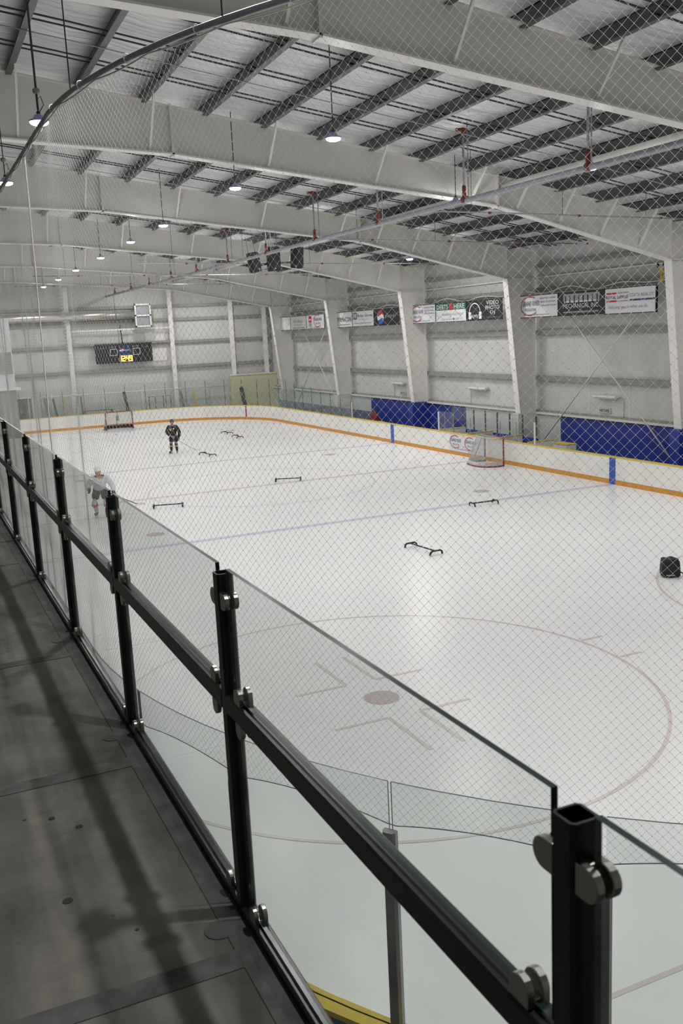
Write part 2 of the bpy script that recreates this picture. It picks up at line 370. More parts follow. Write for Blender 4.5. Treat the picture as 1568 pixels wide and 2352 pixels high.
# ------------------------------------------------------------------ walls and roof
mb = MB(); mb.box(XW, XW + .15, YB, YE + .15, -.13, 9.3)
wr = mb.build('wall_right', liner, org=(XW, 0, -.13)); tag(wr, 'long side wall lined in white vinyl above a painted block wall', kind='structure')
for z, h in ((3.55, .2), (5.57, .2), (7.42, .2), (8.42, .14)):
    for i in range(len(FY) - 1):
        q = MB(); ya, yb = FY[i] + .17, FY[i + 1] - .17
        q.box(XW - .20, XW - .01, ya, yb, z - .01, z + .01); q.box(XW - .215, XW - .195, ya, yb, z - h, z + .01); q.build('girt', girt_m, wr)
        q = MB(); q.box(XW - .225, XW - .19, FY[i] + .17, FY[i] + 1.35, z - .05, z + .035); q.build('girt_lap', white_pnt, wr)
q = MB(); q.box(XW - .17, XW - .005, YB, YE, 7.85, 7.9); q.build('liner_seam', frame_flange, wr)
for y in np.arange(-38, 34, 2.4575):
    q = MB(); q.box(XW - .012, XW + .01, y - .02, y + .02, 2.0, 9.2); q.build('liner_seam', white_pnt, wr)
block_white = mat('block_white', (.62, .625, .61), .6, var=.04)
block_pale = mat('block_pale', (.55, .60, .58), .6, var=.04)
for ya, yb, m in ((YB, -1.95, blue_wall), (-1.95, 5.8, block_white), (5.8, 16.7, blue_wall), (16.7, YE, block_pale)):
    q = MB(); q.box(XW - .24, XW - .002, ya, yb, -.13, 1.86); q.build('block_wall', m, wr)
q = MB(); q.box(XW - .36, XW - .002, YB, YE, 1.87, 1.95); q.build('ledge', white_pnt, wr)
q = MB(); q.box(XW - .20, XW - .004, YB, YE, 1.95, 2.02); q.build('ledge_top_strip', girt_m, wr)  # thin girt-grey strip along the top of the ledge

mb = MB(); mb.box(XWL, XW + .15, YE, YE + .15, -.13, 13)
wf = mb.build('wall_far', liner, org=(0, YE, -.13)); tag(wf, 'far end wall lined in white vinyl with dark girts', kind='structure')
FC = [-9.2, -1.69, 5.68, 10.3, 12.95]
for z in (8.42, 7.45, 5.80, 4.0):
    for a, b in zip([XWL] + FC, FC + [XW]):
        q = MB(); q.box(a + .1, b - .1, YE - .2, YE - .01, z - .01, z + .01); q.box(a + .1, b - .1, YE - .215, YE - .195, z - .2, z + .01); q.build('girt', girt_m, wf)
for x in FC:
    q = MB(); q.box(x - .15, x + .15, YE - .42, YE - .40, -.13, 9.8); q.box(x - .012, x + .012, YE - .40, YE - .22, -.13, 9.8); q.box(x - .15, x + .15, YE - .22, YE - .2, -.13, 9.8); q.build('wall_column', frame_flange, wf)
q = MB(); q.box(3.75, 5.45, YE - .06, YE - .003, 5.85, 6.55); q.build('liner_patch', white_pnt, wf)
q = MB(); q.box(4.1, 5.3, YE - .06, YE - .003, 4.4, 5.3); q.build('liner_patch', white_pnt, wf)
mb = MB(); mb.box(XWL - .15, XWL, YB, YE, -.13, 14); tag(mb.build('wall_left', mat('left_wall', (.20, .20, .195), .8, var=.1)), 'grey wall behind the spectator walkway', kind='structure')
mb = MB(); mb.box(XWL, XW, YB - .15, YB, -.13, 14); tag(mb.build('wall_near', mat('near_wall', (.30, .30, .29), .8, var=.1)), 'end wall behind the camera side of the rink', kind='structure')

# roof liner with sag between the purlins
PX = [-15.9 + 1.65 * k for k in range(18)]
xs = np.arange(XWL, XW + .01, .275); ys = np.arange(YB, YE + .11, .55)
Z = np.zeros((len(xs), len(ys)))
for i, x in enumerate(xs):
    base = interp(UP, x); dd = .00125 * max(0, 11.85 - max(x, -12))
    ph = (x - PX[0]) / 1.65
    sag = .05 * math.sin(math.pi * (ph % 1.0)) ** 2
    for j, y in enumerate(ys):
        Z[i, j] = base - (y + S) * dd + .33 - sag + .015 * math.sin(y * 5.1 + i * .35) * math.sin(math.pi * (ph % 1.0))
V = [(x, y, Z[i, j]) for i, x in enumerate(xs) for j, y in enumerate(ys)]; ny = len(ys)
mb = MB(); mb.add(V, [(i * ny + j, i * ny + j + 1, (i + 1) * ny + j + 1, (i + 1) * ny + j) for i in range(len(xs) - 1) for j in range(ny - 1)]); mb.sm = True
ceil = mb.build('ceiling', liner_roof, org=(0, 0, 10)); tag(ceil, 'wrinkled white vinyl roof liner above dark purlins', kind='structure')
for x in PX:
    if x < -12: continue
    q = MB(); a = (x, YB, zup(x, YB)); b = (x, YE, zup(x, YE))
    q.bar((x, YB, a[2] + .155), (x, YE, b[2] + .155), .02, .36); q.bar((x - .07, YB, a[2] - .02), (x - .07, YE, b[2] - .02), .15, .02); q.bar((x + .05, YB, a[2] + .31), (x + .05, YE, b[2] + .31), .12, .02)
    q.build('purlin', purlin_m, ceil)
for i in range(1, len(FY)):
    ya = FY[i - 1]; yb = FY[i]
    for t in (.2, .4, .6, .8):
        y = ya + (yb - ya) * t
        for dy, dz in ((-.16, .07), (.16, .07)):
            q = MB(); q.path([(x, y + dy, zup(x, y) + dz) for x in (-12, -8.5, 5.8, 13)], .022, 5); q.build('bridging_rod', rod_m, ceil)

# ------------------------------------------------------------------ steel frames
ORD = ['nearest', 'second', 'third', 'fourth', 'fifth', 'sixth', 'farthest', 'farthest']
def frame(k, y):
    lab = {2: 'white tapered roof frame crossing the top right corner of the picture', 3: 'white tapered roof frame carried by the column at the right edge of the picture',
           4: 'white tapered roof frame on the column just right of the black headphones sign', 5: 'white tapered roof frame on the column just right of the blue cola sign',
           6: 'white tapered roof frame on the column just left of the cola sign group', 7: 'farthest white tapered roof frame beside the pale yellow wall'}.get(k, 'white tapered roof frame overhead behind the viewer')
    t = thing('roof_frame', lab, 'frame', (12.9, y, 1.95), group='white steel roof frames')
    top = [(x, zup(x, y)) for x, _ in UP]; low = [(x, zlo(x, y)) for x, _ in LO]
    poly = [(12.45, 1.95)] + list(reversed(low)) + top + [(13.3, 1.95)]
    q = MB(); q.prism(poly, (0, y, 0), (1, 0, 0), (0, 0, 1), (0, 1, 0), -.012, .012); q.build('web', frame_paint, t)
    q = MB(); q.bar((12.45, y, 1.95), (11.85, y, 7.86 + drift(11.85, y)), .36, .035, (1, 0, 0)); q.build('column_flange', frame_flange, t)
    q = MB(); q.bar((13.3, y, 1.95), (13.3, y, top[-1][1]), .30, .03, (1, 0, 0)); q.build('outer_flange', frame_flange, t)
    for (a, za), (b, zb) in zip(low, low[1:]):
        q = MB(); q.bar((a, y, za), (b, y, zb), .34, .04); q.build('rafter_flange', frame_flange, t)
    for (a, za), (b, zb) in zip(top, top[1:]):
        q = MB(); q.bar((a, y, za), (b, y, zb), .30, .03); q.build('top_flange', frame_paint, t)
    q = MB(); q.bar((11.9, y - .1, 7.86), (13.28, y - .1, 7.86), .17, .025); q.build('knee_stiffener', frame_paint, t)
    q = MB(); q.bar((11.86, y, 7.9), (11.86, y, zup(11.86, y)), .3, .03, (1, 0, 0)); q.build('knee_plate', frame_paint, t)
    for x in (-5.4, 4.8):
        q = MB(); q.box(x - .03, x + .03, y - .17, y + .17, zlo(x, y) - .06, zup(x, y) + .04); q.build('splice_plate', frame_paint, t)
    for i, x in enumerate(PX):
        if x < -11 or x > 11.6 or (i % 2 and x < 5): continue
        q = MB(); q.bar((x, y - .03, zlo(x, y) + .06), (x, y - .95, zup(x, y) + .05), .06, .06); q.build('flange_brace', frame_flange, t)
    pm = block_white if k in (4, 6, 7) else blue_wall
    q = MB(); q.box(12.28, XW - .22, y - .24, y + .24, -.13, 1.93); q.build('pier', pm, t)
for k, y in enumerate(FY): frame(k, y)

# long white strut tubes between the frames
for i in range(1, len(FY) - 1):
    x = 5.0; ya, yb = FY[i] + .03, FY[i + 1] - .03
    q = MB(); q.path([(x, ya, 10.12 + drift(x, ya)), (x, yb, 10.12 + drift(x, yb))], .125, 14)
    tag(q.build('strut_tube', white_pnt), ['white round strut tube overhead behind the viewer', 'white round strut tube at the right edge under the nearest roof bay', 'white round strut tube ending near the brightest right-hand lamp', 'white round strut tube just right of the loudspeakers', 'white round strut tube behind the middle loudspeaker', 'farthest white round strut tube near the far end wall'][i - 1], 'strut', 'white strut tubes between roof frames')

# rod bracing on the side wall
def brace(ya, yb, name):
    for a, b, l in ((ya, yb, 'grey brace rod %s, sloping down to the right'), (yb, ya, 'grey brace rod %s, sloping down to the left')):
        q = MB(); xo = XW - (.42 if a > b else .49); q.tube((xo, a, 8.4), (xo, b, .1), .03, 6); tag(q.build('brace_rod', frame_paint), l % name, 'brace rod', 'wall brace rods')
brace(-.35, -9.45, 'behind the home bench'); brace(29.1, 20.0, 'at the far corner')

# ------------------------------------------------------------------ rink boards and glass
def rink_path():
    segs = []
    def line(a, b): segs.append(('l', Vector(a), Vector(b), (Vector(b) - Vector(a)).length))
    def arc(c, a0): segs.append(('a', Vector(c), a0, RC * math.pi / 2))
    line((0, Y0), (XL + RC, Y0)); arc((XL + RC, Y0 + RC), 270); line((XL, Y0 + RC), (XL, Y1 - RC)); arc((XL + RC, Y1 - RC), 180)
    line((XL + RC, Y1), (XR - RC, Y1)); arc((XR - RC, Y1 - RC), 90); line((XR, Y1 - RC), (XR, Y0 + RC)); arc((XR - RC, Y0 + RC), 0); line((XR - RC, Y0), (0, Y0))
    return segs
SEG = rink_path(); TOT = sum(s[3] for s in SEG)
def P(s):
    """point and outward normal at arc length s along the boards"""
    s %= TOT
    for g in SEG:
        if s <= g[3] + 1e-9:
            if g[0] == 'l':
                d = (g[2] - g[1]).normalized(); p = g[1] + d * s; return p, Vector((-d.y, d.x)) * 1.0
            a = math.radians(g[2]) - s / RC; n = Vector((math.cos(a), math.sin(a))); return g[1] + n * RC, n
        s -= g[3]
def normal_fix(): 
    p, n = P(2.0); return 1 if n.y < 0 else -1
NS = normal_fix()
def PN(s, off=0.0):
    p, n = P(s)
    # for straight pieces force the normal outward (away from rink centre)
    if n.dot(p - Vector((-.3, -.4))) < 0: n = -n
    return p + n * off, n
def ribbon(s0, s1, o0, o1, z0, z1, ds=.5):
    q = MB(); n = max(1, int(math.ceil((s1 - s0) / ds))); vs = []
    for i in range(n + 1):
        s = s0 + (s1 - s0) * i / n; a, _ = PN(s, o0); b, _ = PN(s, o1)
        vs += [(a.x, a.y, z0), (b.x, b.y, z0), (b.x, b.y, z1), (a.x, a.y, z1)]
    fs = [(0, 1, 2, 3), (4 * n + 3, 4 * n + 2, 4 * n + 1, 4 * n)]
    for i in range(n):
        for k in range(4): fs.append((4 * i + k, 4 * i + 4 + k, 4 * i + 4 + (k + 1) % 4, 4 * i + (k + 1) % 4))
    q.add(vs, fs); return q
boards = thing('rink_boards', 'white rink boards with orange kick strip and yellow cap running round the ice', 'rink boards', (0, 0, 0))
NP = 52; W_ = TOT / NP
for i in range(NP):
    ribbon(i * W_ + .003, (i + 1) * W_ - .003, 0, .06, .17, BH - .025, .62).build('board_panel', board_w, boards)
ribbon(0, TOT, -.012, .06, 0.0, .165, .5).build('kick_strip', orange, boards)
ribbon(0, TOT, -.012, .15, BH - .025, BH + .02, .5).build('cap', yellow, boards)
ribbon(0, TOT, .10, .13, -.13, BH - .03, .8).build('backing', mat('board_back', (.16, .17, .17), .6), boards)
# painted line stripes carried up the boards
def s_right(y): return 4.15 + 11 * 0 + sum(s[3] for s in SEG[1:6]) + (Y1 - RC - y)
def s_left(y): return 4.15 + SEG[1][3] + (y - (Y0 + RC))
for y, m, wd in ((-8.64, stripe_blue, .32), (8.64, stripe_blue, .32)):
    ribbon(s_right(y) - wd / 2, s_right(y) + wd / 2, -.016, .005, 0.003, BH - .026).build('line_stripe', m, boards)
    ribbon(s_left(y) - wd / 2, s_left(y) + wd / 2, -.016, .005, 0.003, BH - .026).build('line_stripe', m, boards)
ribbon(s_right(0) - .15, s_right(0) + .15, -.016, .005, .003, BH - .026).build('line_stripe', stripe_red, boards)
sg = sum(s[3] for s in SEG[:5]) + RC * math.acos(min(1, (29.2 - (Y1 - RC)) / RC))
ribbon(sg - .05, sg + .05, -.016, .005, .003, BH - .026).build('line_stripe', stripe_red, boards)
# glass panes: near end + left side, far end; right side only beyond the visitors' bench
def glass_pane(s0, s1, zt=GT):
    q = ribbon(s0, s1, .035, .05, BH + .02, zt, .4); n = (len(q.f) - 2) // 4
    q.mi = [1, 1] + sum(([1, 0, 1, 0] for _ in range(n)), [])
    # local face order: bottom, outer side, top, inner side
    return q.build('glass_pane', [rink_glass, rink_edge], boards)
def stanchion(s, z1=2.60):
    p, n = PN(s, .06); t = Vector((-n.y, n.x)); q = MB()
    q.prism([(-.05, -.02), (.05, -.02), (.05, .02), (.035, .045), (-.035, .045), (-.05, .02)], (p.x, p.y, 0), (t.x, t.y, 0), (n.x, n.y, 0), (0, 0, 1), BH + .02, z1); return q.build('stanchion', alu, boards)
J0 = 10.86   # glass joint on the near corner
GW = 1.45
s = J0 - 5 * GW; sL = s_left(Y1 - RC)
while s < s_left(6.0):
    glass_pane(s + .012, s + GW - .012); stanchion(s); s += GW
sFar0 = sum(x[3] for x in SEG[:3]) ; sFar1 = s_right(13.75)
s = sFar1
k = 0
while s > sFar0:
    zt = GT if s - GW < s_right(24.6) else GT - max(0, min(.85, (s - s_right(24.6)) * .08))
    glass_pane(s - GW + .02, s - .02, zt)
    q = ribbon(s - .018, s + .018, .03, .055, BH + .02, zt - .12); q.build('glass_joint', rink_edge, boards); s -= GW

# advertising panel on the boards beside the spare goal
def logo_river(o, ex, ey, sc, parent):
    o = Vector(o); ex = Vector(ex); ey = Vector(ey); q = MB()
    ring2d(q, o + ex * .42 * sc, ex, ey, .42 * sc, .27 * sc, .035 * sc, math.radians(55), math.radians(320), 24, .011); q.build('logo_ring', ink_r, parent)
    text('GRAND RIVER', o + ex * .08 * sc + ey * .0, ex, ey, ink_b, parent, width=.80 * sc, height=.13 * sc)
    text('BRICK & STONE', o + ex * .22 * sc - ey * .14 * sc, ex, ey, ink_b, parent, width=.5 * sc, height=.075 * sc)
ad = thing('board_sign', 'pale sign with two red ringed logos on the boards left of the spare goal', 'sign', (XR - .02, 1.5, .17))
q = MB(); q.box(XR - .022, XR + .002, -.15, 2.83, .175, BH - .03); q.build('panel', mat('ad_panel', (.70, .71, .76), .4), ad)
for y in (2.75, 1.45): logo_river((XR - .024, y, .62), (0, -1, 0), (0, 0, 1), 1.15, ad)
text('www.grandriverstone.com', (XR - .024, 2.1, .26), (0, -1, 0), (0, 0, 1), ink_b, ad, width=1.7, height=.08)

# ------------------------------------------------------------------ safety netting on its overhead pipe
ZP = 8.08
net = thing('safety_netting', 'white diamond mesh safety net hanging above the near corner glass', 'netting', (-11.15, -26.3, 2.4))
CW, CH = .0633, .0665
s_a = 4.15 - 3.0; s_b = s_left(-10.0)
ni = int((s_b - s_a) / (CW / 2)); zlow = 2.30; nj = int((ZP - .05 - zlow) / (CH / 2))
sv = s_a + np.arange(ni + 1) * CW / 2
PXY = np.array([[*PN(float(t), .0)[0]] for t in sv]); NXY = np.array([[*PN(float(t))[1]] for t in sv])
zv = zlow + np.arange(nj + 1) * CH / 2
def hem_z(s): 
    u = ((s - J0) / GW) % 1.0
    return 2.60 + .08 * np.sin(np.pi * u) ** .8
def top_z(s):
    u = (s / .85) % 1.0
    return ZP - .03 - .022 * np.sin(np.pi * u)
hz = hem_z(sv); tz = top_z(sv)
I, J = np.meshgrid(np.arange(ni + 1), np.arange(nj + 1), indexing='ij')
bow = .05 * np.sin(sv * 1.9)[:, None] * np.sin((zv - zlow) / (ZP - zlow) * math.pi)[None, :] + .012 * np.sin(sv * 7.3)[:, None] * np.sin(zv * 1.7)[None, :]
sq = .006 * np.sin(sv * 3.1)[:, None] * np.cos(zv * 2.3)[None, :]
KX = PXY[:, 0][:, None] + NXY[:, 0][:, None] * bow; KY = PXY[:, 1][:, None] + NXY[:, 1][:, None] * bow
KZ = np.clip(zv[None, :] + sq, hz[:, None], tz[:, None])
K = np.stack([KX, KY, KZ], -1)
valid = (zv[None, :] >= hz[:, None] - CH) & (zv[None, :] <= tz[:, None] + CH / 2) & ((I + J) % 2 == 0)
E0 = []; E1 = []
for di in (-1, 1):
    ii, jj = np.nonzero(valid); k = (ii + di >= 0) & (ii + di <= ni) & (jj + 1 <= nj); ii = ii[k]; jj = jj[k]
    k = valid[ii + di, jj + 1]; ii = ii[k]; jj = jj[k]
    E0.append(K[ii, jj]); E1.append(K[ii + di, jj + 1])
A = np.concatenate(E0); B = np.concatenate(E1); D = B - A; Ln = np.linalg.norm(D, axis=1, keepdims=True); keep = Ln[:, 0] > .02; A = A[keep]; B = B[keep]; D = D[keep] / Ln[keep]
N0 = np.cross(D, np.array([0, 0, 1.0])); N0 /= np.linalg.norm(N0, axis=1, keepdims=True); B0 = np.cross(D, N0)
rs = .0009; ring = [N0 * math.cos(a) * rs + B0 * math.sin(a) * rs for a in (0, 2.0944, 4.18879)]
Vn = np.stack([A + r for r in ring] + [B + r for r in ring], 1).reshape(-1, 3); base = np.arange(len(A))[:, None] * 6
Fq = np.concatenate([base + np.array([[i, (i + 1) % 3, 3 + (i + 1) % 3, 3 + i]]) for i in range(3)])
tag(obj_from_np('mesh_strands', Vn, Fq, netm, net), kind='stuff')
kk = K[valid & (zv[None, :] >= hz[:, None]) & (zv[None, :] <= tz[:, None])]
rk = .0038; oc = np.array([[1, 0, 0], [-1, 0, 0], [0, 1, 0], [0, -1, 0], [0, 0, 1], [0, 0, -1]]) * rk
Vk = (kk[:, None, :] + oc[None]).reshape(-1, 3); tr = np.array([[0, 2, 4], [2, 1, 4], [1, 3, 4], [3, 0, 4], [2, 0, 5], [1, 2, 5], [3, 1, 5], [0, 3, 5]])
tag(obj_from_np('mesh_knots', Vk, (np.arange(len(kk))[:, None, None] * 6 + tr[None]).reshape(-1, 3), netm, net), kind='stuff')
fs_ = np.arange(s_a, s_b, .08)
q = MB(); q.path([(*PN(float(t), .004)[0], float(hem_z(t))) for t in fs_], .004, 5); q.build('hem_cable', hem, net)
q = MB(); q.path([(*PN(float(t), .004)[0], float(top_z(t))) for t in np.arange(s_a, s_b, .055)], .007, 5); q.build('top_rope', ropem, net)
ss = s_left(-24.75)
q = MB(); q.path([(*PN(ss + .5 * ((ZP - z) / 5.6) + .01 * math.sin(z * 9), .012)[0], z) for z in np.arange(2.5, ZP, .12)], [.008 + .003 * (i % 3 == 0) for i in range(len(np.arange(2.5, ZP, .12)))], 6); q.build('seam_rope', ropem, net)
for t in np.arange(s_a, s_b, .85):
    p, n = PN(float(t)); q = MB(); ring = [(p.x + n.x * .033 * math.sin(a), p.y + n.y * .033 * math.sin(a), ZP + .033 * math.cos(a)) for a in np.linspace(0, 6.283, 11)]; q.path(ring[:-1], .004, 4, closed=True); q.build('tie', ropem, net)
q = MB(); q.path([(*PN(float(t))[0], ZP) for t in np.arange(s_a, s_b + 1, .3)], .024, 10)
tag(q.build('net_pipe', galv), 'curved galvanised pipe from which the safety net hangs', 'pipe')
for i, t in enumerate((s_left(-26.3) - 8.2, s_left(-26.3) - 3.2, s_left(-26.3) - 1.0, s_left(-21.0))):
    p, n = PN(float(t)); q = MB(); q.tube((p.x, p.y, ZP), (p.x, p.y, zup(p.x, p.y) + .05), .006, 5)
    tag(q.build('hanger_wire', rod_m), ['thin wire holding up the net pipe near the top edge of the picture', 'thin wire holding the net pipe right of the long-stemmed lamp', 'thin wire holding the net pipe beside the long-stemmed lamp', 'thin wire holding the net pipe at the left edge'][i], 'wire')

# ------------------------------------------------------------------ glass railing
ZT = 5.396; XRL = -11.882; SP = 1.545; PY0 = -34.862; PWD = .048
rail = thing('glass_railing', 'black steel railing with glass panes and round clamps along the walkway', 'railing', (XRL, -30, ZF))
def clamp(p, dy, dz, parent, hang=False):
    """D shaped glass clamp: two rounded cheeks either side of the pane; p = flat edge centre, (dy,dz) outward direction"""
    a = []; w_, l_ = .024, .046
    for t in np.linspace(-math.pi / 2, math.pi / 2, 11): a.append((l_ - w_ + w_ * math.cos(t), w_ * math.sin(t)))
    a = [(0, -w_)] + a + [(0, w_)]
    q = MB()
    for x0, x1 in ((-.021, -.0065), (.0065, .021)):
        q.prism(a, p, (0, dy, dz), (0, -dz, dy), (1, 0, 0), x0, x1)
    q.add([Vector(p) + Vector((x, 0, 0)) + Vector((0, dy, dz)) * u + Vector((0, -dz, dy)) * v for x in (-.007, .007) for u, v in ((-.004, -.02), (.012, -.02), (.012, .02), (-.004, .02))],
          [(0, 1, 2, 3), (7, 6, 5, 4), (0, 4, 5, 1), (1, 5, 6, 2), (2, 6, 7, 3), (3, 7, 4, 0)])
    ob = q.build('clamp', clampm, parent)
    bv = ob.modifiers.new('bevel', 'BEVEL'); bv.width = .0022; bv.segments = 2; bv.limit_method = 'ANGLE'
    return ob
NB = 14; ZM = 5.015; posts = []
for i in range(-1, NB):
    y = PY0 + SP * i; h = PWD / 2; t = .0045; q = MB(); b = []
    def loop(z, hh, r=.006):
        return [(XRL - hh + r, y - hh, z), (XRL + hh - r, y - hh, z), (XRL + hh, y - hh + r, z), (XRL + hh, y + hh - r, z), (XRL + hh - r, y + hh, z), (XRL - hh + r, y + hh, z), (XRL - hh, y + hh - r, z), (XRL - hh, y - hh + r, z)]
    vs = loop(ZF, h) + loop(ZT, h) + loop(ZT, h - t, .004) + loop(ZT - .25, h - t, .004)
    fs = []
    for l in range(3):
        for k in range(8): fs.append((l * 8 + k, l * 8 + (k + 1) % 8, (l + 1) * 8 + (k + 1) % 8, (l + 1) * 8 + k))
    fs.append(tuple(range(24, 32))); fs.append(tuple(reversed(range(8))))
    q.add(vs, fs); p = q.build('post', blk, rail); posts.append(p)
    if i >= 5:   # the farther posts carry flat caps
        q = MB(); q.box(XRL - .03, XRL + .03, y - .03, y + .03, ZT, ZT + .008); q.build('post_cap', blk, p)
    clamp((XRL, y + h, ZT - .075), 1, 0, p); clamp((XRL, y - h, ZT - .075), -1, 0, p)
def beam(y0, y1, zc, name, wd=.05, ht=.056):
    c = .005; prof = [(-wd / 2 + c, -ht / 2), (wd / 2 - c, -ht / 2), (wd / 2, -ht / 2 + c), (wd / 2, ht / 2 - c), (wd / 2 - c, ht / 2), (.011, ht / 2), (.011, ht / 2 - .006), (-.011, ht / 2 - .006), (-.011, ht / 2), (-wd / 2 + c, ht / 2), (-wd / 2, ht / 2 - c), (-wd / 2, -ht / 2 + c)]
    q = MB(); q.prism(prof, (XRL, 0, zc), (1, 0, 0), (0, 0, 1), (0, 1, 0), y0, y1); return q.build(name, blk, rail)
def pane(y0, y1, z0, z1):
    q = MB(); q.box(XRL - .006, XRL + .006, y0, y1, z0, z1); q.mi = [1, 1, 1, 0, 1, 0]; return q.build('glass_pane', [rail_glass, rail_edge], rail)
for i in range(-1, NB - 1):
    ya = PY0 + SP * i + PWD / 2; yb = ya + SP - PWD
    m = beam(ya, yb, ZM, 'middle_rail'); b2 = beam(ya, yb, ZF + .014, 'bottom_rail', .046, .034)
    pane(ya + .022, yb - .022, ZM + .036, ZT + .018)
    pane(ya + .022, yb - .022, ZF + .04, ZM - .036)
    for y in (ya + .085, yb - .085):
        clamp((XRL, y, ZM + .028), 0, 1, m); clamp((XRL, y, ZM - .028), 0, -1, m)
    for y in (ya + .085, yb - .085): clamp((XRL, y, ZF + .031), 0, 1, b2)

# ------------------------------------------------------------------ lamps
def lamp_proto():
    t = thing('high_bay_lamp', 'lamp', 'lamp', (0, 0, 0))
    q = MB(); q.lathe([(.165, 0), (.17, .012), (.165, .03), (.10, .05), (.07, .11), (.02, .13)], (0, 0, 0)); q.build('housing', lamp_rim_fringe, t, local=True)
    q = MB(); q.lathe([(.04, -.055), (.10, -.05), (.145, -.03), (.162, .004)], (0, 0, 0)); q.build('diffuser', lampm, t, local=True)
    q = MB(); q.lathe([(.035, .13), (.035, .16), (.012, .18), (.012, .24)], (0, 0, 0), 10); q.build('driver_box', rod_m, t, local=True)
    return t
proto = lamp_proto(); used = False
ld = bpy.data.lights.new('lamp_light', 'AREA'); ld.shape = 'DISK'; ld.size = .22; ld.energy = LAMP_W; ld.color = LAMP_COL
OUT0 = 'glowing round lamp outside the picture'
ld2 = bpy.data.lights.new('lamp_side_light', 'POINT'); ld2.shadow_soft_size = .09; ld2.energy = LAMP_W * .22; ld2.color = LAMP_COL   # light thrown sideways by the domed lens
LAMPS = [(-10, -18.22, 9.74, 'glowing round lamp on a long stem beside the net pipe at the upper left'), (-10, -12.42, 9.63, 'glowing round lamp cut by the left edge below the net pipe'),
         (-4, -17.09, 9.90, 'nearest glowing round lamp of the middle row, high in front of a white roof frame'), (-4, -10.72, 9.86, 'second nearest glowing round lamp of the middle row'),
         (-4, -3.03, 9.78, 'third nearest glowing round lamp of the middle row'), (-4, 2.06, 9.74, 'fourth nearest glowing round lamp of the middle row'), (-4, 8.21, 9.67, 'fifth nearest glowing round lamp of the middle row'),
         (-4, 14.87, 9.62, 'sixth nearest glowing round lamp of the middle row'), (-4, 20.81, 9.55, 'second farthest glowing round lamp of the middle row'), (-4, 26.99, 9.51, 'farthest glowing round lamp of the middle row'),
         (3, -16.61, 9.57, 'glowing round lamp beside the sprinkler pipe at the right'), (3, -10.42, 9.62, 'glowing round lamp beside the sprinkler pipe, farther and left of its neighbour'), (9.5, 4.34, 9.11, 'glowing round lamp below the roof frame near the side wall, right of the loudspeakers'),
         (-10, -6.4, 9.6, OUT0), (-10, 0.5, 9.6, OUT0), (-10, 8, 9.5, OUT0), (-10, 16, 9.4, OUT0),
         (9.5, -14.5, 9.1, OUT0), (9.5, -22, 9.1, OUT0)]
OUT = 'glowing round lamp outside the picture'; HID = 'glowing round lamp hidden behind a roof frame'
for x, y, z in ((-10, 24, 9.3), (-10, 30, 9.2), (-10, -27.5, 9.8), (-3.7, -28.0, 9.9), (-3.7, -33, 9.8), (4, -29, 9.8), (9, -30, 9.2), (-10, -34, 9.8)): LAMPS.append((x, y, z, OUT))
for x in (3.0, 8.5):
    for y in (FY[4] + .9, FY[5] + .9, FY[6] + .9, FY[7] + .9): LAMPS.append((x, y, zlo(x, y) + .5, HID))
copies = [proto] + [copy_tree(proto) for _ in LAMPS[1:]]
for i, (x, y, z, lab) in enumerate(LAMPS):
    o = copies[i]
    if x == -4: x = -3.7; y = -35.805 + (y + 35.805) * 1.0348; z = 6.0457 + (z - 6.0457) * 1.0348
    o.location = (x, y, z); tag(o, lab, 'lamp', 'round high bay lamps')
    q = MB(); q.path([(0, 0, .2), (0, 0, zup(x, y) + .2 - z)], .012 if i else .02, 6); q.build('stem', rod_m, o, local=True)
    if i < 2:
        q = MB(); q.path([(.02, 0, .16), (.10, .0, .28), (.06, 0, .42), (.0, 0, .36)], .008, 5); q.build('cord', rod_m, o, local=True)
        q = MB(); q.lathe([(.045, .45), (.06, .47), (.06, .52), (.04, .54)], (0, 0, 0), 12); q.build('junction_box', girt_m, o, local=True)
    l = bpy.data.objects.new('lamp_light', ld); COL.objects.link(l); l.parent = o; l.location = (0, 0, -.06)
    l = bpy.data.objects.new('lamp_side_light', ld2); COL.objects.link(l); l.parent = o; l.location = (0, 0, -.16)

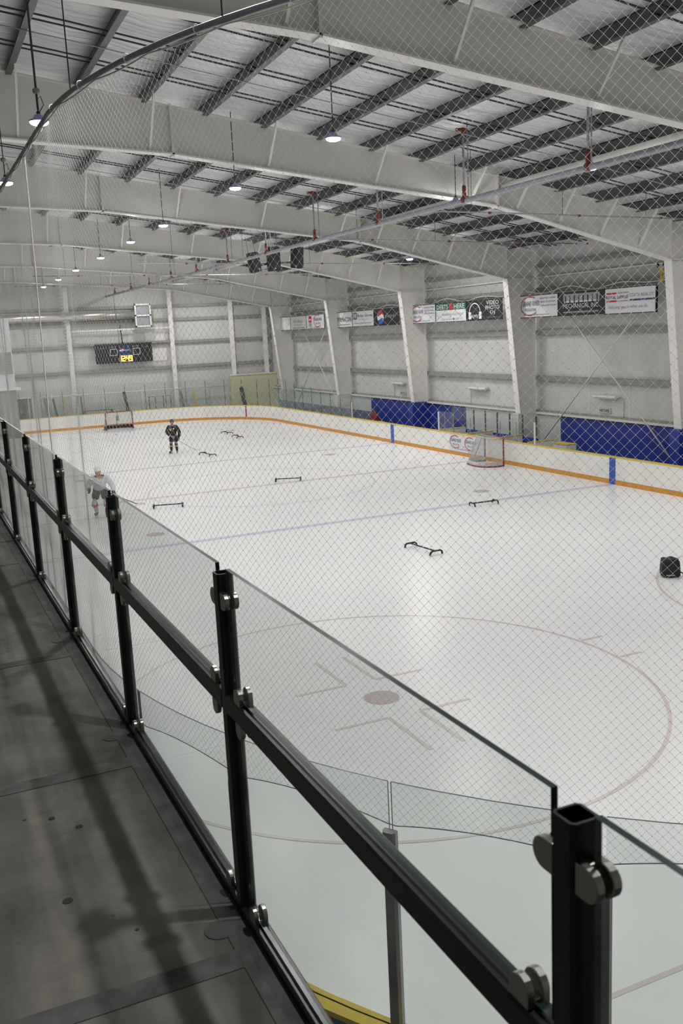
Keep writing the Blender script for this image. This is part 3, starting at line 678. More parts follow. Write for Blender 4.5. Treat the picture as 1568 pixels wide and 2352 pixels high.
# ------------------------------------------------------------------ sprinkler main and its hangers
PXm, PZm = 1.2, 9.2
q = MB(); q.path([(PXm, -38, PZm), (PXm, YE - .05, PZm - .08)], .07, 12); sm = q.build('sprinkler_main', galv, org=(PXm, 0, PZm)); tag(sm, 'long grey sprinkler main pipe with red couplings hung under the roof frames', 'pipe')
for i, y in enumerate(np.arange(-23.7, 34, 4.95)):
    h = thing('pipe_hanger', '', 'hanger', (PXm, y, PZm), group='sprinkler pipe hangers')
    h['label'] = ['pair of hanger rods on the sprinkler pipe above the picture', 'pair of hanger rods at the sprinkler lamp on the right', 'pair of hanger rods where the sprinkler pipe crosses a roof frame at right', 'short hanger rods on the sprinkler pipe left of the lower right lamp', 'pair of hanger rods above the right-hand loudspeaker', 'hanger rods just left of the middle loudspeaker top', 'pair of hanger rods above the left loudspeaker', 'hanger rods left of the loudspeakers, nearest of the far ones', 'hanger rods left of the loudspeakers, second of the far ones', 'hanger rods left of the loudspeakers, third of the far ones', 'hanger rods near the far end of the sprinkler pipe', 'last hanger rods at the far end of the sprinkler pipe'][i]
    zt = zup(PXm, y) + .1
    q = MB(); q.tube((PXm - .02, y, PZm + .1), (PXm - .02, y, zt - .25), .03, 8); q.build('riser_pipe', galv, h)
    q = MB(); q.tube((PXm + .27, y + .25, PZm), (PXm + .27, y + .25, zt), .017, 6); q.build('rod', galv, h)
    q = MB(); q.lathe([(.05, 0), (.055, .02), (.055, .1), (.04, .13), (.05, .16), (.05, .28)], (PXm - .02, y, PZm + .06), 10); q.build('red_fitting', redm, h)
    q = MB(); q.lathe([(.04, 0), (.05, .03), (.05, .14)], (PXm - .02, y, zt - .35), 10); q.box(PXm - .22, PXm + .1, y - .03, y + .03, zt - .30, zt - .22); q.build('tee_fitting', redm, h)
    q = MB(); q.path([(PXm, y - .07, PZm), (PXm, y + .07, PZm)], .092, 12); q.build('coupling', redm, h)
for i, (ya, xa, xb) in enumerate(((-16.7, 1.2, 12.6), (-11.75, 1.2, 12.6), (-4.2, 1.2, 12.4), (5.4, -3.0, 12.2), (12.0, -6.5, 12.0), (20.0, -6.5, 12.0))):
    if i == 0: continue
    q = MB(); q.path([(xa, ya, PZm - .02), (xb, ya, PZm - .25)], .024, 8)
    t = q.build('sprinkler_branch', galv, org=(xa, ya, PZm)); tag(t, ['', 'thin sprinkler branch pipe running right below the nearest roof frame', 'thin sprinkler branch pipe crossing right of the loudspeakers', 'thin sprinkler branch pipe just behind the loudspeakers', 'thin sprinkler branch pipe below the loudspeakers', 'farthest thin sprinkler branch pipe'][i], 'pipe', 'sprinkler branch pipes')
    for x in np.arange(xa + 1.5, xb, 3.2):
        q = MB(); q.tube((x, ya, PZm - .1), (x, ya, zup(x, ya) + .05), .008, 5); q.build('drop_wire', rod_m, t)
        q = MB(); q.path([(x + .6 - .05, ya, PZm - .02 - .23 * (x + .6 - xa) / (xb - xa)), (x + .6 + .05, ya, PZm - .02 - .23 * (x + .6 - xa) / (xb - xa))], .036, 8); q.build('coupling', redm, t)
# thin conduits along the roof (parallel to the frames)
for i, y in enumerate((-13.2, -1.0, 7.0)):
    q = MB(); q.path([(x, y, zup(x, y) - .06) for x in (-12, -8.5, 5.8, 12.5)], .014, 5); tag(q.build('conduit', galv), ['thin grey conduit crossing the purlins in the nearest roof bay', 'thin grey conduit crossing the purlins in the second roof bay', 'thin grey conduit crossing the purlins in the third roof bay'][i], 'conduit')

# ------------------------------------------------------------------ loudspeakers
spk_grille = mat('speaker_grille', (.016, .016, .018), .7, bump=.4, bscale=150)
def speaker(c, wd, h, d, rz, tilt, lab):
    t = thing('loudspeaker', lab, 'loudspeaker', (0, 0, 0), group='hanging loudspeakers'); t.location = c; t.rotation_euler = (math.radians(tilt[0]), math.radians(tilt[1]), rz)
    a = [(-wd / 2, 0), (-wd / 2 + .06, -d * .35), (wd / 2 - .06, -d * .35), (wd / 2, 0), (wd / 2 - .04, d * .45), (wd / 2 - .14, d * .65), (-wd / 2 + .14, d * .65), (-wd / 2 + .04, d * .45)]
    q = MB(); q.prism(a, (0, 0, 0), (1, 0, 0), (0, 1, 0), (0, 0, 1), -h / 2, h / 2); ob = q.build('cabinet', blackp, t, local=True); bv = ob.modifiers.new('bevel', 'BEVEL'); bv.width = .03; bv.segments = 3
    q = MB(); q.box(-wd / 2 + .07, wd / 2 - .07, -d * .35 - .012, -d * .35 + .01, -h / 2 + .05, h / 2 - .22); q.build('grille', spk_grille, t, local=True)
    q = MB(); q.box(-wd / 2 + .09, wd / 2 - .09, -d * .35 - .03, -d * .35 + .01, h / 2 - .2, h / 2 - .04); q.build('horn', spk_grille, t, local=True)
    q = MB(); q.box(.05, .11, -d * .35 - .02, -d * .35 + .005, -h / 2 + .10, -h / 2 + .15); q.build('badge', ink_g, t, local=True)
    q = MB()
    for sx in (-1, 1): q.tube((sx * wd * .3, d * .2, h / 2 - .02), (sx * wd * .3, d * .2, h / 2 + .7), .008, 5)
    q.build('hanging_cable', rod_m, t, local=True)
    return t
rzc = -.42
speaker((1.62, 3.75, 9.02), .52, .80, .5, rzc + .5, (8, -12), 'left hanging black loudspeaker, tilted outward')
speaker((2.59, 4.0, 9.17), .60, 1.0, .55, rzc, (10, 0), 'middle hanging black loudspeaker, the tallest of the three')
speaker((3.72, 4.1, 9.22), .54, .88, .5, rzc - .5, (8, 8), 'right hanging black loudspeaker, tilted outward')
q = MB(); q.bar((1.3, 4.25, 8.95), (3.6, 4.25, 9.05), .07, .07); tag(q.build('speaker_bar', rod_m), 'dark steel bar carrying the three hanging loudspeakers', 'bar')

# ------------------------------------------------------------------ sponsor banners along the side wall
XB = 12.62; EX = (0, -1, 0); EZ = (0, 0, 1)
def banner(yl, yr, z0, z1, m, lab, grp='sponsor signs on the side wall'):
    t = thing('wall_sign', lab, 'sign', (XB, (yl + yr) / 2, z0), group=grp)
    q = MB(); q.box(XB, XB + .03, yr + .015, yl - .015, z0, z1); q.build('panel', m, t)
    q = MB()
    for a in ((yr, yr + .03, z0 - .01, z1 + .01), (yl - .03, yl, z0 - .01, z1 + .01), (yr, yl, z0 - .01, z0 + .02), (yr, yl, z1 - .02, z1 + .01)): q.box(XB - .006, XB + .034, *a)
    q.build('frame', ink_k, t)
    Wd = yl - yr; H = z1 - z0
    def at(u, v): return (XB - .002, yl - u * Wd, z0 + v * H)
    return t, at, Wd, H
def tx(t, at, s, u, v, wf, hf, m, Wd, H): text(s, at(u, v), EX, EZ, m, t, width=wf * Wd, height=hf * H)
def rect(t, at, u0, v0, u1, v1, m, name='colour_bar', off=.006):
    a = at(u0, v0); b = at(u1, v1); q = MB(); q.box(XB - off, XB, b[1], a[1], a[2], b[2]); return q.build(name, m, t)
def river_sign(yl, yr, lab, slogans):
    t, at, Wd, H = banner(yl, yr, 6.15, 7.09, ban_w, lab)
    logo_river(at(.05, .52), EX, EZ, Wd / 2.75 * 1.55, t)
    for i, s_ in enumerate(slogans): tx(t, at, s_, .57, .80 - i * .16, .38, .075, ink_b, Wd, H)
    tx(t, at, 'www.grandriverstone.com', .13, .07, .66, .09, ink_b, Wd, H)
SL = ['BUILDING A HOME?', 'GIVE US A CALL', '905-643-9966']
river_sign(.09, -2.70, 'white sign with red ringed logo at the left of the nearest sign group', SL)
t, at, Wd, H = banner(-2.71, -5.62, 6.15, 7.09, ban_k, 'black sign with a white skyline photograph, middle of the nearest sign group')
rect(t, at, .12, .62, .9, .92, ink_g, 'photo_print'); rect(t, at, .14, .55, .88, .63, ink_w, 'photo_print')
for u in np.linspace(.16, .84, 8): rect(t, at, u, .5, u + .025, .84, ink_k, 'photo_print', .009)
tx(t, at, 'MECHANICAL INC', .12, .31, .76, .19, ink_w, Wd, H); tx(t, at, 'www.rosmechanical.com', .12, .1, .76, .11, ink_w, Wd, H)
t, at, Wd, H = banner(-5.63, -8.5, 6.12, 7.09, ban_w, 'white realty sign with red bars, rightmost of all the wall signs')
rect(t, at, .04, .76, .24, .83, ink_r); rect(t, at, .04, .46, .24, .53, ink_r); rect(t, at, .26, .78, .48, .83, ink_g); rect(t, at, .26, .47, .46, .51, ink_g); rect(t, at, .49, .47, .96, .54, ink_b)
tx(t, at, 'ROYAL LePAGE', .03, .58, .44, .13, ink_k, Wd, H); tx(t, at, 'STATE REALTY', .50, .62, .44, .13, ink_g, Wd, H); tx(t, at, 'Helping', .08, .16, .23, .17, ink_g, Wd, H); tx(t, at, 'you', .335, .14, .09, .13, ink_r, Wd, H); tx(t, at, 'is what we do.', .45, .2, .4, .13, ink_g, Wd, H)
rect(t, at, .97, 0.02, 1.0, .98, ban_k)
river_sign(10.18, 7.42, 'white sign with red ringed logo left of the green and white debt sign', SL)
t, at, Wd, H = banner(7.41, 4.47, 6.15, 7.09, ban_w, 'green topped debt sign with a small red stop octagon')
rect(t, at, 0, .62, 1, 1, ink_gr); tx(t, at, 'DEBTS', .05, .67, .37, .24, ink_w, Wd, H); tx(t, at, 'HERE', .62, .67, .33, .24, ink_w, Wd, H)
q = MB(); q.prism([(.2 * math.cos(a), .2 * math.sin(a)) for a in np.arange(8) * .7854 + .39], at(.52, .8), EX, EZ, (-1, 0, 0), .002, .012); q.build('stop_octagon', ink_r, t); text('STOP', at(.475, .77), EX, EZ, ink_w, t, width=.26, height=.09)
tx(t, at, 'FINANCIAL SOLUTIONS', .22, .33, .7, .12, ink_g, Wd, H); tx(t, at, 'Suite 24 call us', .2, .1, .36, .09, ink_g, Wd, H); rect(t, at, .58, .09, .62, .2, ink_b); tx(t, at, 'LIKE US', .65, .1, .22, .1, ink_g, Wd, H)
q = MB(); q.path([Vector(at(.06 + .05 * math.sin(v * 6), .15 + .35 * v)) + Vector((-.008, 0, 0)) for v in np.linspace(0, 1, 9)], .012, 5); q.build('swirl_logo', ink_g, t)
t, at, Wd, H = banner(4.46, 1.42, 6.15, 7.09, ban_k, 'black sign with white headphones and photo and music lettering')
q = MB(); ring2d(q, Vector(at(.25, .38)), EX, EZ, .5, .47, .05, 0, math.pi, 22, .012); q.build('headphones_print', ink_w, t)
for u in (.07, .37): rect(t, at, u, .07, u + .07, .42, ink_w, 'headphones_print', .012)
tx(t, at, 'AMV', .14, .1, .22, .2, ink_w, Wd, H)
for s_, v, wf in (('VIDEO', .74, .34), ('PHOTO', .5, .38), ('DJ', .25, .13)): tx(t, at, s_, .75 - wf / 2, v, wf, .2, ink_w, Wd, H)
tx(t, at, 'amvproductions.ca', .58, .09, .34, .07, ink_g, Wd, H)
t, at, Wd, H = banner(20.35, 17.44, 6.15, 7.07, ban_w, 'white paver sign with small red and blue marks, left in the cola group')
tx(t, at, 'PERMACON', .26, .36, .68, .3, ink_k, Wd, H); rect(t, at, .04, .58, .2, .64, ink_b); rect(t, at, .04, .34, .2, .42, ink_r); tx(t, at, 'www.permacon.ca', .1, .1, .8, .1, ink_b, Wd, H)
t, at, Wd, H = banner(17.43, 14.51, 6.15, 7.07, ban_w, 'white stone company sign with a small dark emblem beside the cola sign')
rect(t, at, .03, .46, .22, .9, ink_gr); rect(t, at, .07, .55, .11, .84, ink_w, off=.01); rect(t, at, .15, .55, .19, .84, ink_w, off=.01); rect(t, at, .09, .68, .17, .74, ink_w, off=.01)
tx(t, at, 'Banas Stones', .25, .6, .7, .19, ink_gr, Wd, H); tx(t, at, 'manufacturer of stone', .28, .42, .5, .07, ink_g, Wd, H); tx(t, at, 'masonry & paving stones', .1, .16, .78, .09, ink_b, Wd, H)
t, at, Wd, H = banner(14.5, 11.45, 6.15, 7.07, ban_k, 'black cola sign with a round red, white and blue emblem')
def cola(o, ex, ey, r, parent, nrm):
    o = Vector(o); ex = Vector(ex); ey = Vector(ey); q = MB()
    q.prism([(r * math.cos(a), r * math.sin(a)) for a in np.linspace(0, 6.283, 29)[:-1]], o, ex, ey, nrm, .002, .008); q.build('emblem_white', ink_w, parent)
    def cap(sign, m, nm):
        top = [(r * math.cos(a), sign * r * math.sin(a)) for a in np.linspace(.28 if sign > 0 else .35, math.pi - (.28 if sign > 0 else .35), 15)]
        wv = [(x, sign * .28 * r + .16 * r * math.sin(x / r * 2.4 + .4)) for x in np.linspace(top[-1][0], top[0][0], 9)[1:-1]]
        q = MB(); q.prism(top + wv, o, ex, ey, nrm, .009, .013); q.build(nm, m, parent)
    cap(1, ink_r, 'emblem_red'); cap(-1, mat('ink_blue', (.03, .09, .42), .5), 'emblem_blue')
cola(at(.28, .5), EX, EZ, .40, t, (-1, 0, 0)); tx(t, at, 'pepsi', .48, .38, .40, .30, ink_g, Wd, H)
t, at, Wd, H = banner(30.4, 27.62, 6.15, 7.07, ban_w, 'blank white sign, leftmost of all the wall signs')
t, at, Wd, H = banner(27.61, 24.71, 6.15, 7.07, mat('banner_grey', (.62, .62, .63), .5), 'pale grey sign with faint lettering in the farthest sign group')
tx(t, at, 'SPONSOR', .18, .5, .6, .18, ink_g, Wd, H); tx(t, at, 'ice & arena', .25, .3, .45, .1, ink_g, Wd, H); tx(t, at, 'WE DELIVER', .12, .08, .76, .09, ink_b, Wd, H)
t, at, Wd, H = banner(24.7, 21.68, 6.15, 7.07, ban_w, 'white sign with a tall red block in the farthest sign group')
rect(t, at, .14, .45, .30, .92, ink_r); rect(t, at, .14, .18, .30, .42, ink_g); rect(t, at, .17, .62, .27, .72, ink_w, off=.01); logo_river(at(.42, .55), EX, EZ, 1.55, t); tx(t, at, 'www.riverstone.ca', .15, .06, .7, .08, ink_b, Wd, H)
# dangling cables above the signs
for i, (ya, yb, z) in enumerate(((-.2, -9.3, 7.3), (9.6, .3, 7.25), (19.4, 10.0, 7.25), (29.2, 19.9, 7.25))):
    q = MB(); q.path([(XB + .1, ya + (yb - ya) * u, z - .12 * math.sin(math.pi * u * 3) ** 2 - .05 * math.sin(u * 14)) for u in np.linspace(0, 1, 26)], .016, 5)
    tag(q.build('cable', white_pnt), 'loose white cable above the %s sign group' % ['nearest', 'second nearest', 'cola', 'farthest'][i], 'cable')

# ------------------------------------------------------------------ wall fittings
def wall_text_sign(y, z, wd, h, s, lab):
    t = thing('bench_sign', lab, 'sign', (XW - .2, y, z)); q = MB(); q.box(XW - .05, XW - .02, y - wd / 2, y + wd / 2, z, z + h); q.build('panel', mat('sign_grey', (.55, .55, .53), .6), t)
    text(s, (XW - .052, y + wd * .44, z + h * .2), EX, EZ, ink_k, t, width=wd * .86, height=h * .6)
wall_text_sign(-4.62, 2.12, .68, .22, 'HOME', 'small grey HOME sign below a light fixture'); wall_text_sign(12.9, 2.14, .66, .22, 'VISITORS', 'small grey VISITORS sign on the wall above the far bench')
for i, (ya, yb) in enumerate(((-4.14, -5.53), (5.5, 3.95), (13.85, 12.5))):
    t = thing('wall_light', ['unlit white tube light on the wall above the HOME sign', 'unlit white tube light on the wall above the penalty boxes', 'unlit white tube light on the wall above the VISITORS sign'][i], 'light fixture', (XW - .3, ya, 2.75), group='unlit wall tube lights')
    q = MB(); q.box(XW - .30, XW - .03, yb, ya, 2.80, 2.87); q.build('hood', frame_flange, t)
    q = MB(); q.path([(XW - .22, yb + .05, 2.77), (XW - .22, ya - .05, 2.77)], .04, 8); q.build('tube', ban_w, t)
    yc = yb - .25 if i == 0 else ya + .1
    q = MB(); q.path([(XW - .05, yb if i == 0 else ya, 2.82), (XW - .05, yc, 2.75), (XW - .05, yc, 2.0)], .012, 5); q.build('conduit', girt_m, t)
gold = mat('gold_fitting', (.42, .30, .06), .4, metal=.6)
t = thing('pulley_bracket', 'brass coloured double hook on the upper side wall right of the realty sign', 'bracket', (12.3, -9.35, 7.1))
q = MB(); q.prism([(-.16, .28), (.16, .28), (.03, .02), (.12, -.22), (-.12, -.22), (-.03, .02)], (12.0, -9.35, 7.36), EX, EZ, (1, 0, 0), 0, .02); q.build('hook_plate', gold, t)
q = MB(); q.ell((11.98, -9.2, 7.72), (.05, .05, .08), 8, 6); q.ell((11.98, -9.5, 7.72), (.05, .05, .08), 8, 6); q.build('bulb', blackp, t)
q = MB(); q.tube((12.0, -9.5, 7.62), (12.2, -9.83, 7.62), .02, 6); q.build('arm', girt_m, t)

# scoreboard
sb = thing('scoreboard', 'black hockey scoreboard with amber clock digits on the far end wall', 'scoreboard', (2.05, YE - .55, 4.4))
YS = YE - .55
q = MB(); q.box(0.02, 4.08, YS, YS + .22, 4.42, 5.78); q.build('cabinet', mat('scoreboard_black', (.012, .012, .016), .5), sb)
SX = (1, 0, 0)
def frame2(x0, x1, z0, z1, tck=.03):
    q = MB()
    for a in ((x0, x1, z0, z0 + tck), (x0, x1, z1 - tck, z1), (x0, x0 + tck, z0, z1), (x1 - tck, x1, z0, z1)): q.box(a[0], a[1], YS - .012, YS + .002, a[2], a[3])
    q.build('digit_frame', ink_w, sb)
frame2(1.02, 1.55, 4.95, 5.42); frame2(2.68, 3.2, 4.95, 5.42); frame2(1.68, 2.62, 4.48, 4.95, .02)
text('HOME', (1.05, YS, 5.5), SX, EZ, ink_g, sb, width=.42, height=.1); text('VISITOR', (2.7, YS, 5.5), SX, EZ, ink_g, sb, width=.45, height=.1); text('PLAYER', (.32, YS, 5.45), SX, EZ, ink_g, sb, width=.36, height=.09); text('PLAYER', (3.5, YS, 5.45), SX, EZ, ink_g, sb, width=.32, height=.09)
q = MB(); q.box(1.64, 2.55, YS - .008, YS + .002, 4.98, 5.66); q.build('sponsor_panel', mat('sponsor_blue', (.02, .03, .10), .5), sb)
cola((1.88, YS - .008, 5.3), SX, EZ, .17, sb, (0, -1, 0)); text('pepsi', (2.1, YS - .01, 5.24), SX, EZ, ink_w, sb, width=.38, height=.13)
SEGS = {'1': 'bc', '2': 'abged', '4': 'fgbc', '9': 'abcdfg'}
def digit(ch, x, z, wd, h, tk=.05):
    q = MB(); Y_ = (YS - .02, YS - .002); m = h / 2
    R = {'a': (0, wd, h - tk, h), 'g': (0, wd, m - tk / 2, m + tk / 2), 'd': (0, wd, 0, tk), 'f': (0, tk, m, h), 'b': (wd - tk, wd, m, h), 'e': (0, tk, 0, m), 'c': (wd - tk, wd, 0, m)}
    for c in SEGS[ch]:
        a = R[c]; q.box(x + a[0], x + a[1], Y_[0], Y_[1], z + a[2], z + a[3])
    q.build('clock_digit', led, sb)
digit('1', 1.66, 4.53, .17, .37); digit('2', 1.88, 4.53, .2, .37); digit('4', 2.16, 4.53, .19, .37); digit('9', 2.39, 4.53, .2, .37)
q = MB(); q.box(2.105, 2.135, YS - .02, YS - .002, 4.62, 4.66); q.box(2.105, 2.135, YS - .02, YS - .002, 4.78, 4.82); q.build('clock_colon', led, sb)
q = MB(); q.tube((2.0, YS + .1, 5.78), (1.95, YS + .25, 7.1), .045, 6); q.build('conduit', rod_m, sb)
q = MB(); q.box(-1.5, 5.5, YS + .2, YS + .32, 5.70, 5.86); q.build('support_beam', girt_m, sb)
# ventilation duct and louvred housing
duct_m = mat('duct_metal', (.62, .61, .57), .28, metal=.75, var=.05)
t = thing('air_duct', 'large round silver air duct high on the far end wall', 'duct', (-6, YE - .8, 7.4))
q = MB(); q.path([(x, YE - .8, 7.78) for x in (-16, -8, -2, 3.0)], .30, 20); q.build('duct_run', duct_m, t)
for x in (-9.5, -6.8, -4.0, -1.2, 1.6):
    q = MB(); q.path([(x, YE - .8 + .31 * math.cos(a), 7.78 + .31 * math.sin(a)) for a in np.linspace(0, 6.283, 19)[:-1]], .018, 5, closed=True); q.build('duct_seam', girt_m, t)
    q = MB(); q.tube((x, YE - .8, 8.08), (x, YE - .8, 9.6), .015, 5); q.build('strap', rod_m, t)
t = thing('vent_unit', 'white framed square vent unit at the right end of the silver duct', 'vent', (3.5, YE - .6, 6.9))
q = MB()
for x in (2.98, 4.04): q.box(x - .05, x + .05, YE - 1.1, YE - 1.0, 6.88, 8.5)
for z in (6.93, 7.69, 8.45): q.box(2.93, 4.09, YE - 1.1, YE - 1.0, z - .05, z + .05)
q.build('guard_frame', white_pnt, t)
q = MB(); q.box(3.0, 4.0, YE - .95, YE - .45, 6.95, 8.42); q.build('fan_box', galv, t)
q = MB()
for x in np.arange(3.1, 4.0, .12): q.box(x - .01, x + .01, YE - 1.06, YE - 1.04, 6.95, 8.4)
q.build('guard_bar', galv, t)
q = MB(); q.box(-1.5, 5.6, YE - .5, YE - .42, 6.72, 6.82); tag(q.build('duct_shelf', frame_flange), 'long white steel angle under the vent unit on the far wall', 'beam')
t = thing('concrete_column', 'pale square block column at the left edge near the far end', 'column', (-6.35, 29.9, 3.2))
q = MB(); q.box(-7.2, -6.02, 29.8, 30.4, 3.3, 7.7); q.build('shaft', mat('pale_block', (.66, .66, .68), .6, var=.06, vscale=5), t)
q = MB(); q.box(-7.3, -5.7, 29.7, 30.5, 3.15, 3.3); q.build('foot_ledge', white_pnt, t)
q = MB(); q.box(-7.2, -6.1, 29.78, 29.82, 4.2, 5.6); q.build('dark_grille', girt_m, t)
q = MB(); q.box(-7.2, -6.0, 29.9, 30.3, -.13, 3.15); q.build('pedestal', grey_conc, t)

# yellow equipment room at the far right corner
yel = mat('pale_yellow_wall', (.66, .62, .40), .6, var=.04)
mb = MB(); mb.box(9.85, XW - .02, YE - .75, YE - .45, -.13, 2.98); wy = mb.build('wall_yellow', yel); tag(wy, 'low pale yellow wall in the far right corner behind the glass', kind='structure')
q = MB(); q.box(9.8, XW - .02, YE - .8, YE - .42, 2.98, 3.05); q.build('wall_cap', frame_flange, wy)
# wall rail and gear behind the far boards
t = thing('wall_rail', 'grey pipe rail on posts along the far end wall', 'rail', (1.5, YE - .45, 0))
q = MB(); q.path([(-7.5, YE - .45, 2.36), (9.7, YE - .45, 2.28)], .035, 8); q.build('top_rail', frame_flange, t)
for x in (-6.2, -4.9, -3.3, -1.9, .3, 3.1, 5.6, 8.2):
    q = MB(); q.tube((x, YE - .45, -.13), (x, YE - .45, 2.5), .03, 6); q.build('rail_post', frame_flange if x != 8.2 else girt_m, t)
wood = mat('weathered_wood', (.20, .17, .13), .8, var=.2, vscale=8); wood2 = mat('pale_wood', (.42, .34, .22), .8, var=.15, vscale=8); wood_k = mat('dark_wood', (.05, .05, .045), .8, var=.2)
def lean(xb, xt, zt, wd, m, lab, name='plank'):
    q = MB(); yo = .55 if name == 'plank' else .95; q.bar((xb, YE - yo - .42, -.1), (xt, YE - yo, zt), wd, .04, (0, -1, .3)); tag(q.build(name, m), lab, name.replace('_', ' '), 'lumber leaning on the far wall')
lean(-3.55, -3.85, 2.3, .13, wood, 'grey plank leaning on the far wall, nearest the grey double door'); lean(-3.25, -3.7, 2.25, .10, wood, 'narrow grey plank second from the grey double door')
lean(-2.95, -3.25, 2.2, .14, wood_k, 'dark plank leaning third from the grey double door'); lean(-2.35, -2.55, 2.2, .09, wood2, 'pale brown plank leaning left of the far wall column'); lean(-2.1, -2.45, 2.15, .08, wood2, 'second pale brown plank leaning left of the far wall column')
lean(-1.95, -1.55, 2.25, .12, wood_k, 'dark plank leaning to the right just left of the far wall column'); lean(-1.3, -1.32, 2.2, .12, wood_k, 'upright dark plank at the far wall column')
lean(2.05, 1.75, 2.35, .20, wood_k, 'wide dark plank leaning behind the right post of the far goal'); lean(6.2, 5.95, 2.1, .16, wood, 'grey plank leaning right of the second far wall column')
lean(7.15, 6.92, 2.15, .17, mat('yellow_wood', (.50, .43, .10), .6), 'yellow plank leaning on the far wall left of the yellow wall'); lean(10.75, 10.55, 2.1, .30, mat('dark_bag', (.05, .055, .055), .8), 'tall dark padded roll standing before the yellow wall', 'padded_roll')
t = thing('folding_rack', 'dark metal rack frame standing behind the far boards', 'rack', (4.3, YE - .8, 0)); q = MB(); q.path([(3.5, YE - .8, 0), (3.5, YE - .8, 1.85), (5.1, YE - .8, 1.85), (5.1, YE - .8, 0)], .03, 6); q.build('outer_frame', wood_k, t)
for x in (3.95, 4.55):
    q = MB(); q.tube((x, YE - .8, 0), (x, YE - .8, 1.85), .025, 6); q.build('upright', wood_k, t)
t = thing('stacked_bench', 'low dark slatted bench behind the boards left of the far goal', 'bench', (-.3, YE - .9, 0))
for i in range(5):
    q = MB(); q.box(-1.35, .85, YE - 1.2 + i * .12, YE - 1.11 + i * .12, 1.16, 1.21); q.build('slat', wood, t)
for x in (-1.2, .7):
    q = MB(); q.box(x - .03, x + .03, YE - 1.15, YE - .7, -.13, 1.16); q.build('leg', wood_k, t)
d = thing('door_1', 'grey double door at the far left of the end wall', None, (-5.1, YE - .05, -.13), kind='structure')
dm = mat('door_grey', (.16, .165, .175), .5)
for x0, x1 in ((-5.62, -5.14), (-5.12, -4.64)):
    q = MB(); q.box(x0, x1, YE - .07, YE - .01, -.13, 2.3); l = q.build('door_leaf', dm, d)
    q = MB(); q.box(x0 + .12, x0 + .3, YE - .1, YE - .07, 1.3, 1.6); q.build('notice', ink_g, l)
q = MB(); q.box(-5.72, -5.62, YE - .09, YE - .01, -.13, 2.4); q.box(-4.64, -4.54, YE - .09, YE - .01, -.13, 2.4); q.box(-5.72, -4.54, YE - .09, YE - .01, 2.3, 2.4); q.build('door_frame', frame_flange, d)
t = thing('exit_sign', 'small glowing red exit sign beside the grey double door', 'exit sign', (-5.88, YE - .2, 2.2)); q = MB(); q.box(-6.05, -5.78, YE - .2, YE - .1, 2.15, 2.33); q.build('case', mat('exit_red', (.6, .03, .03), .5, emit=1.2), t); text('EXIT', (-6.02, YE - .2, 2.19), SX, EZ, ink_w, t, width=.21, height=.1)

# ------------------------------------------------------------------ penalty boxes and benches on the right side
def sheet(name, x0, x1, y0, y1, z0, z1, parent):
    q = MB(); q.box(x0, x1, y0, y1, z0, z1); return q.build(name, rink_glass, parent)
pb = thing('penalty_box_glass', 'row of pale glass panes with dark joints behind the spare goal', 'glass screen', (12.2, 1, 0))
YJ = [5.3, 4.3, 3.3, 2.3, 1.3, .3, -.7, -1.7]
for a, b in zip(YJ, YJ[1:]):
    sheet('glass_pane', 12.17, 12.19, b + .02, a - .02, .98, 1.98, pb)
for y in YJ:
    q = MB(); q.box(12.15, 12.21, y - .022, y + .022, .95, 1.92); q.build('joint_post', rink_edge, pb)
q = MB(); q.box(12.13, 12.23, -1.8, 5.4, -.13, .95); q.build('low_wall', blue_wall, pb)
t = thing('scorekeeper_box', 'white boards of the penalty box with yellow cap behind the boards', 'box', (11.3, 2, 0))
for y in (3.98, 1.6, -.75, -3.2):
    q = MB(); q.box(10.68, 12.1, y - .05, y + .05, -.13, 1.02); dv = q.build('divider', board_w, t); q = MB(); q.box(10.68, 12.1, y - .06, y + .06, 1.02, 1.06); q.build('divider_cap', yellow, dv)
for i, (y, h, m, lab) in enumerate(((3.93, 1.93, white_pnt, 'white post at the left end of the penalty boxes'), (3.36, 1.93, alu, 'grey glass post just right of the left white post'), (2.57, 1.9, alu, 'grey glass post above the board sign'), (-3.8, 1.93, white_pnt, 'white post at the right end of the penalty boxes'), (13.76, 1.9, white_pnt, 'white post at the end of the glass left of the far bench'),
                                  (1.1, 1.8, alu, 'grey glass post behind the left post of the spare goal'), (-.1, 1.8, alu, 'grey glass post behind the middle of the spare goal'), (-1.3, 1.8, alu, 'grey glass post behind the right post of the spare goal'), (-2.5, 1.85, alu, 'grey glass post right of the spare goal'))):
    q = MB(); wd = .085 if m is white_pnt else .04; q.prism([(wd / 2 * math.cos(a), wd / 2 * math.sin(a)) for a in np.arange(10) * .6283], (XR + .09, y, 0), (1, 0, 0), (0, 1, 0), (0, 0, 1), BH + .02, h); tag(q.build('glass_post', m), lab, 'post', 'posts along the side boards')
for ya, yb in ((3.88, 3.4), (3.32, 2.6)): 
    q = MB(); q.box(XR + .08, XR + .092, yb, ya, BH + .02, 1.95); tag(q.build('glass_screen', rink_glass), 'small clear pane on the boards %s' % ('beside the left white post' if ya > 3.5 else 'above the board sign'), 'glass pane')
for i, (y0, y1, lab) in enumerate(((-12.5, -4.6, 'long dark players bench behind the boards below the HOME sign'), (5.6, 13.2, 'long dark players bench behind the boards below the VISITORS sign'))):
    t = thing('players_bench', lab, 'bench', (12.3, (y0 + y1) / 2, 0)); 
    for k in range(3):
        q = MB(); q.box(11.9 + k * .13, 12.01 + k * .13, y0, y1, .42, .46); q.build('seat_plank', wood_k, t)
    for y in np.arange(y0 + .5, y1, 2.2):
        q = MB(); q.box(11.92, 12.24, y - .04, y + .04, -.13, .42); q.build('leg', girt_m, t)
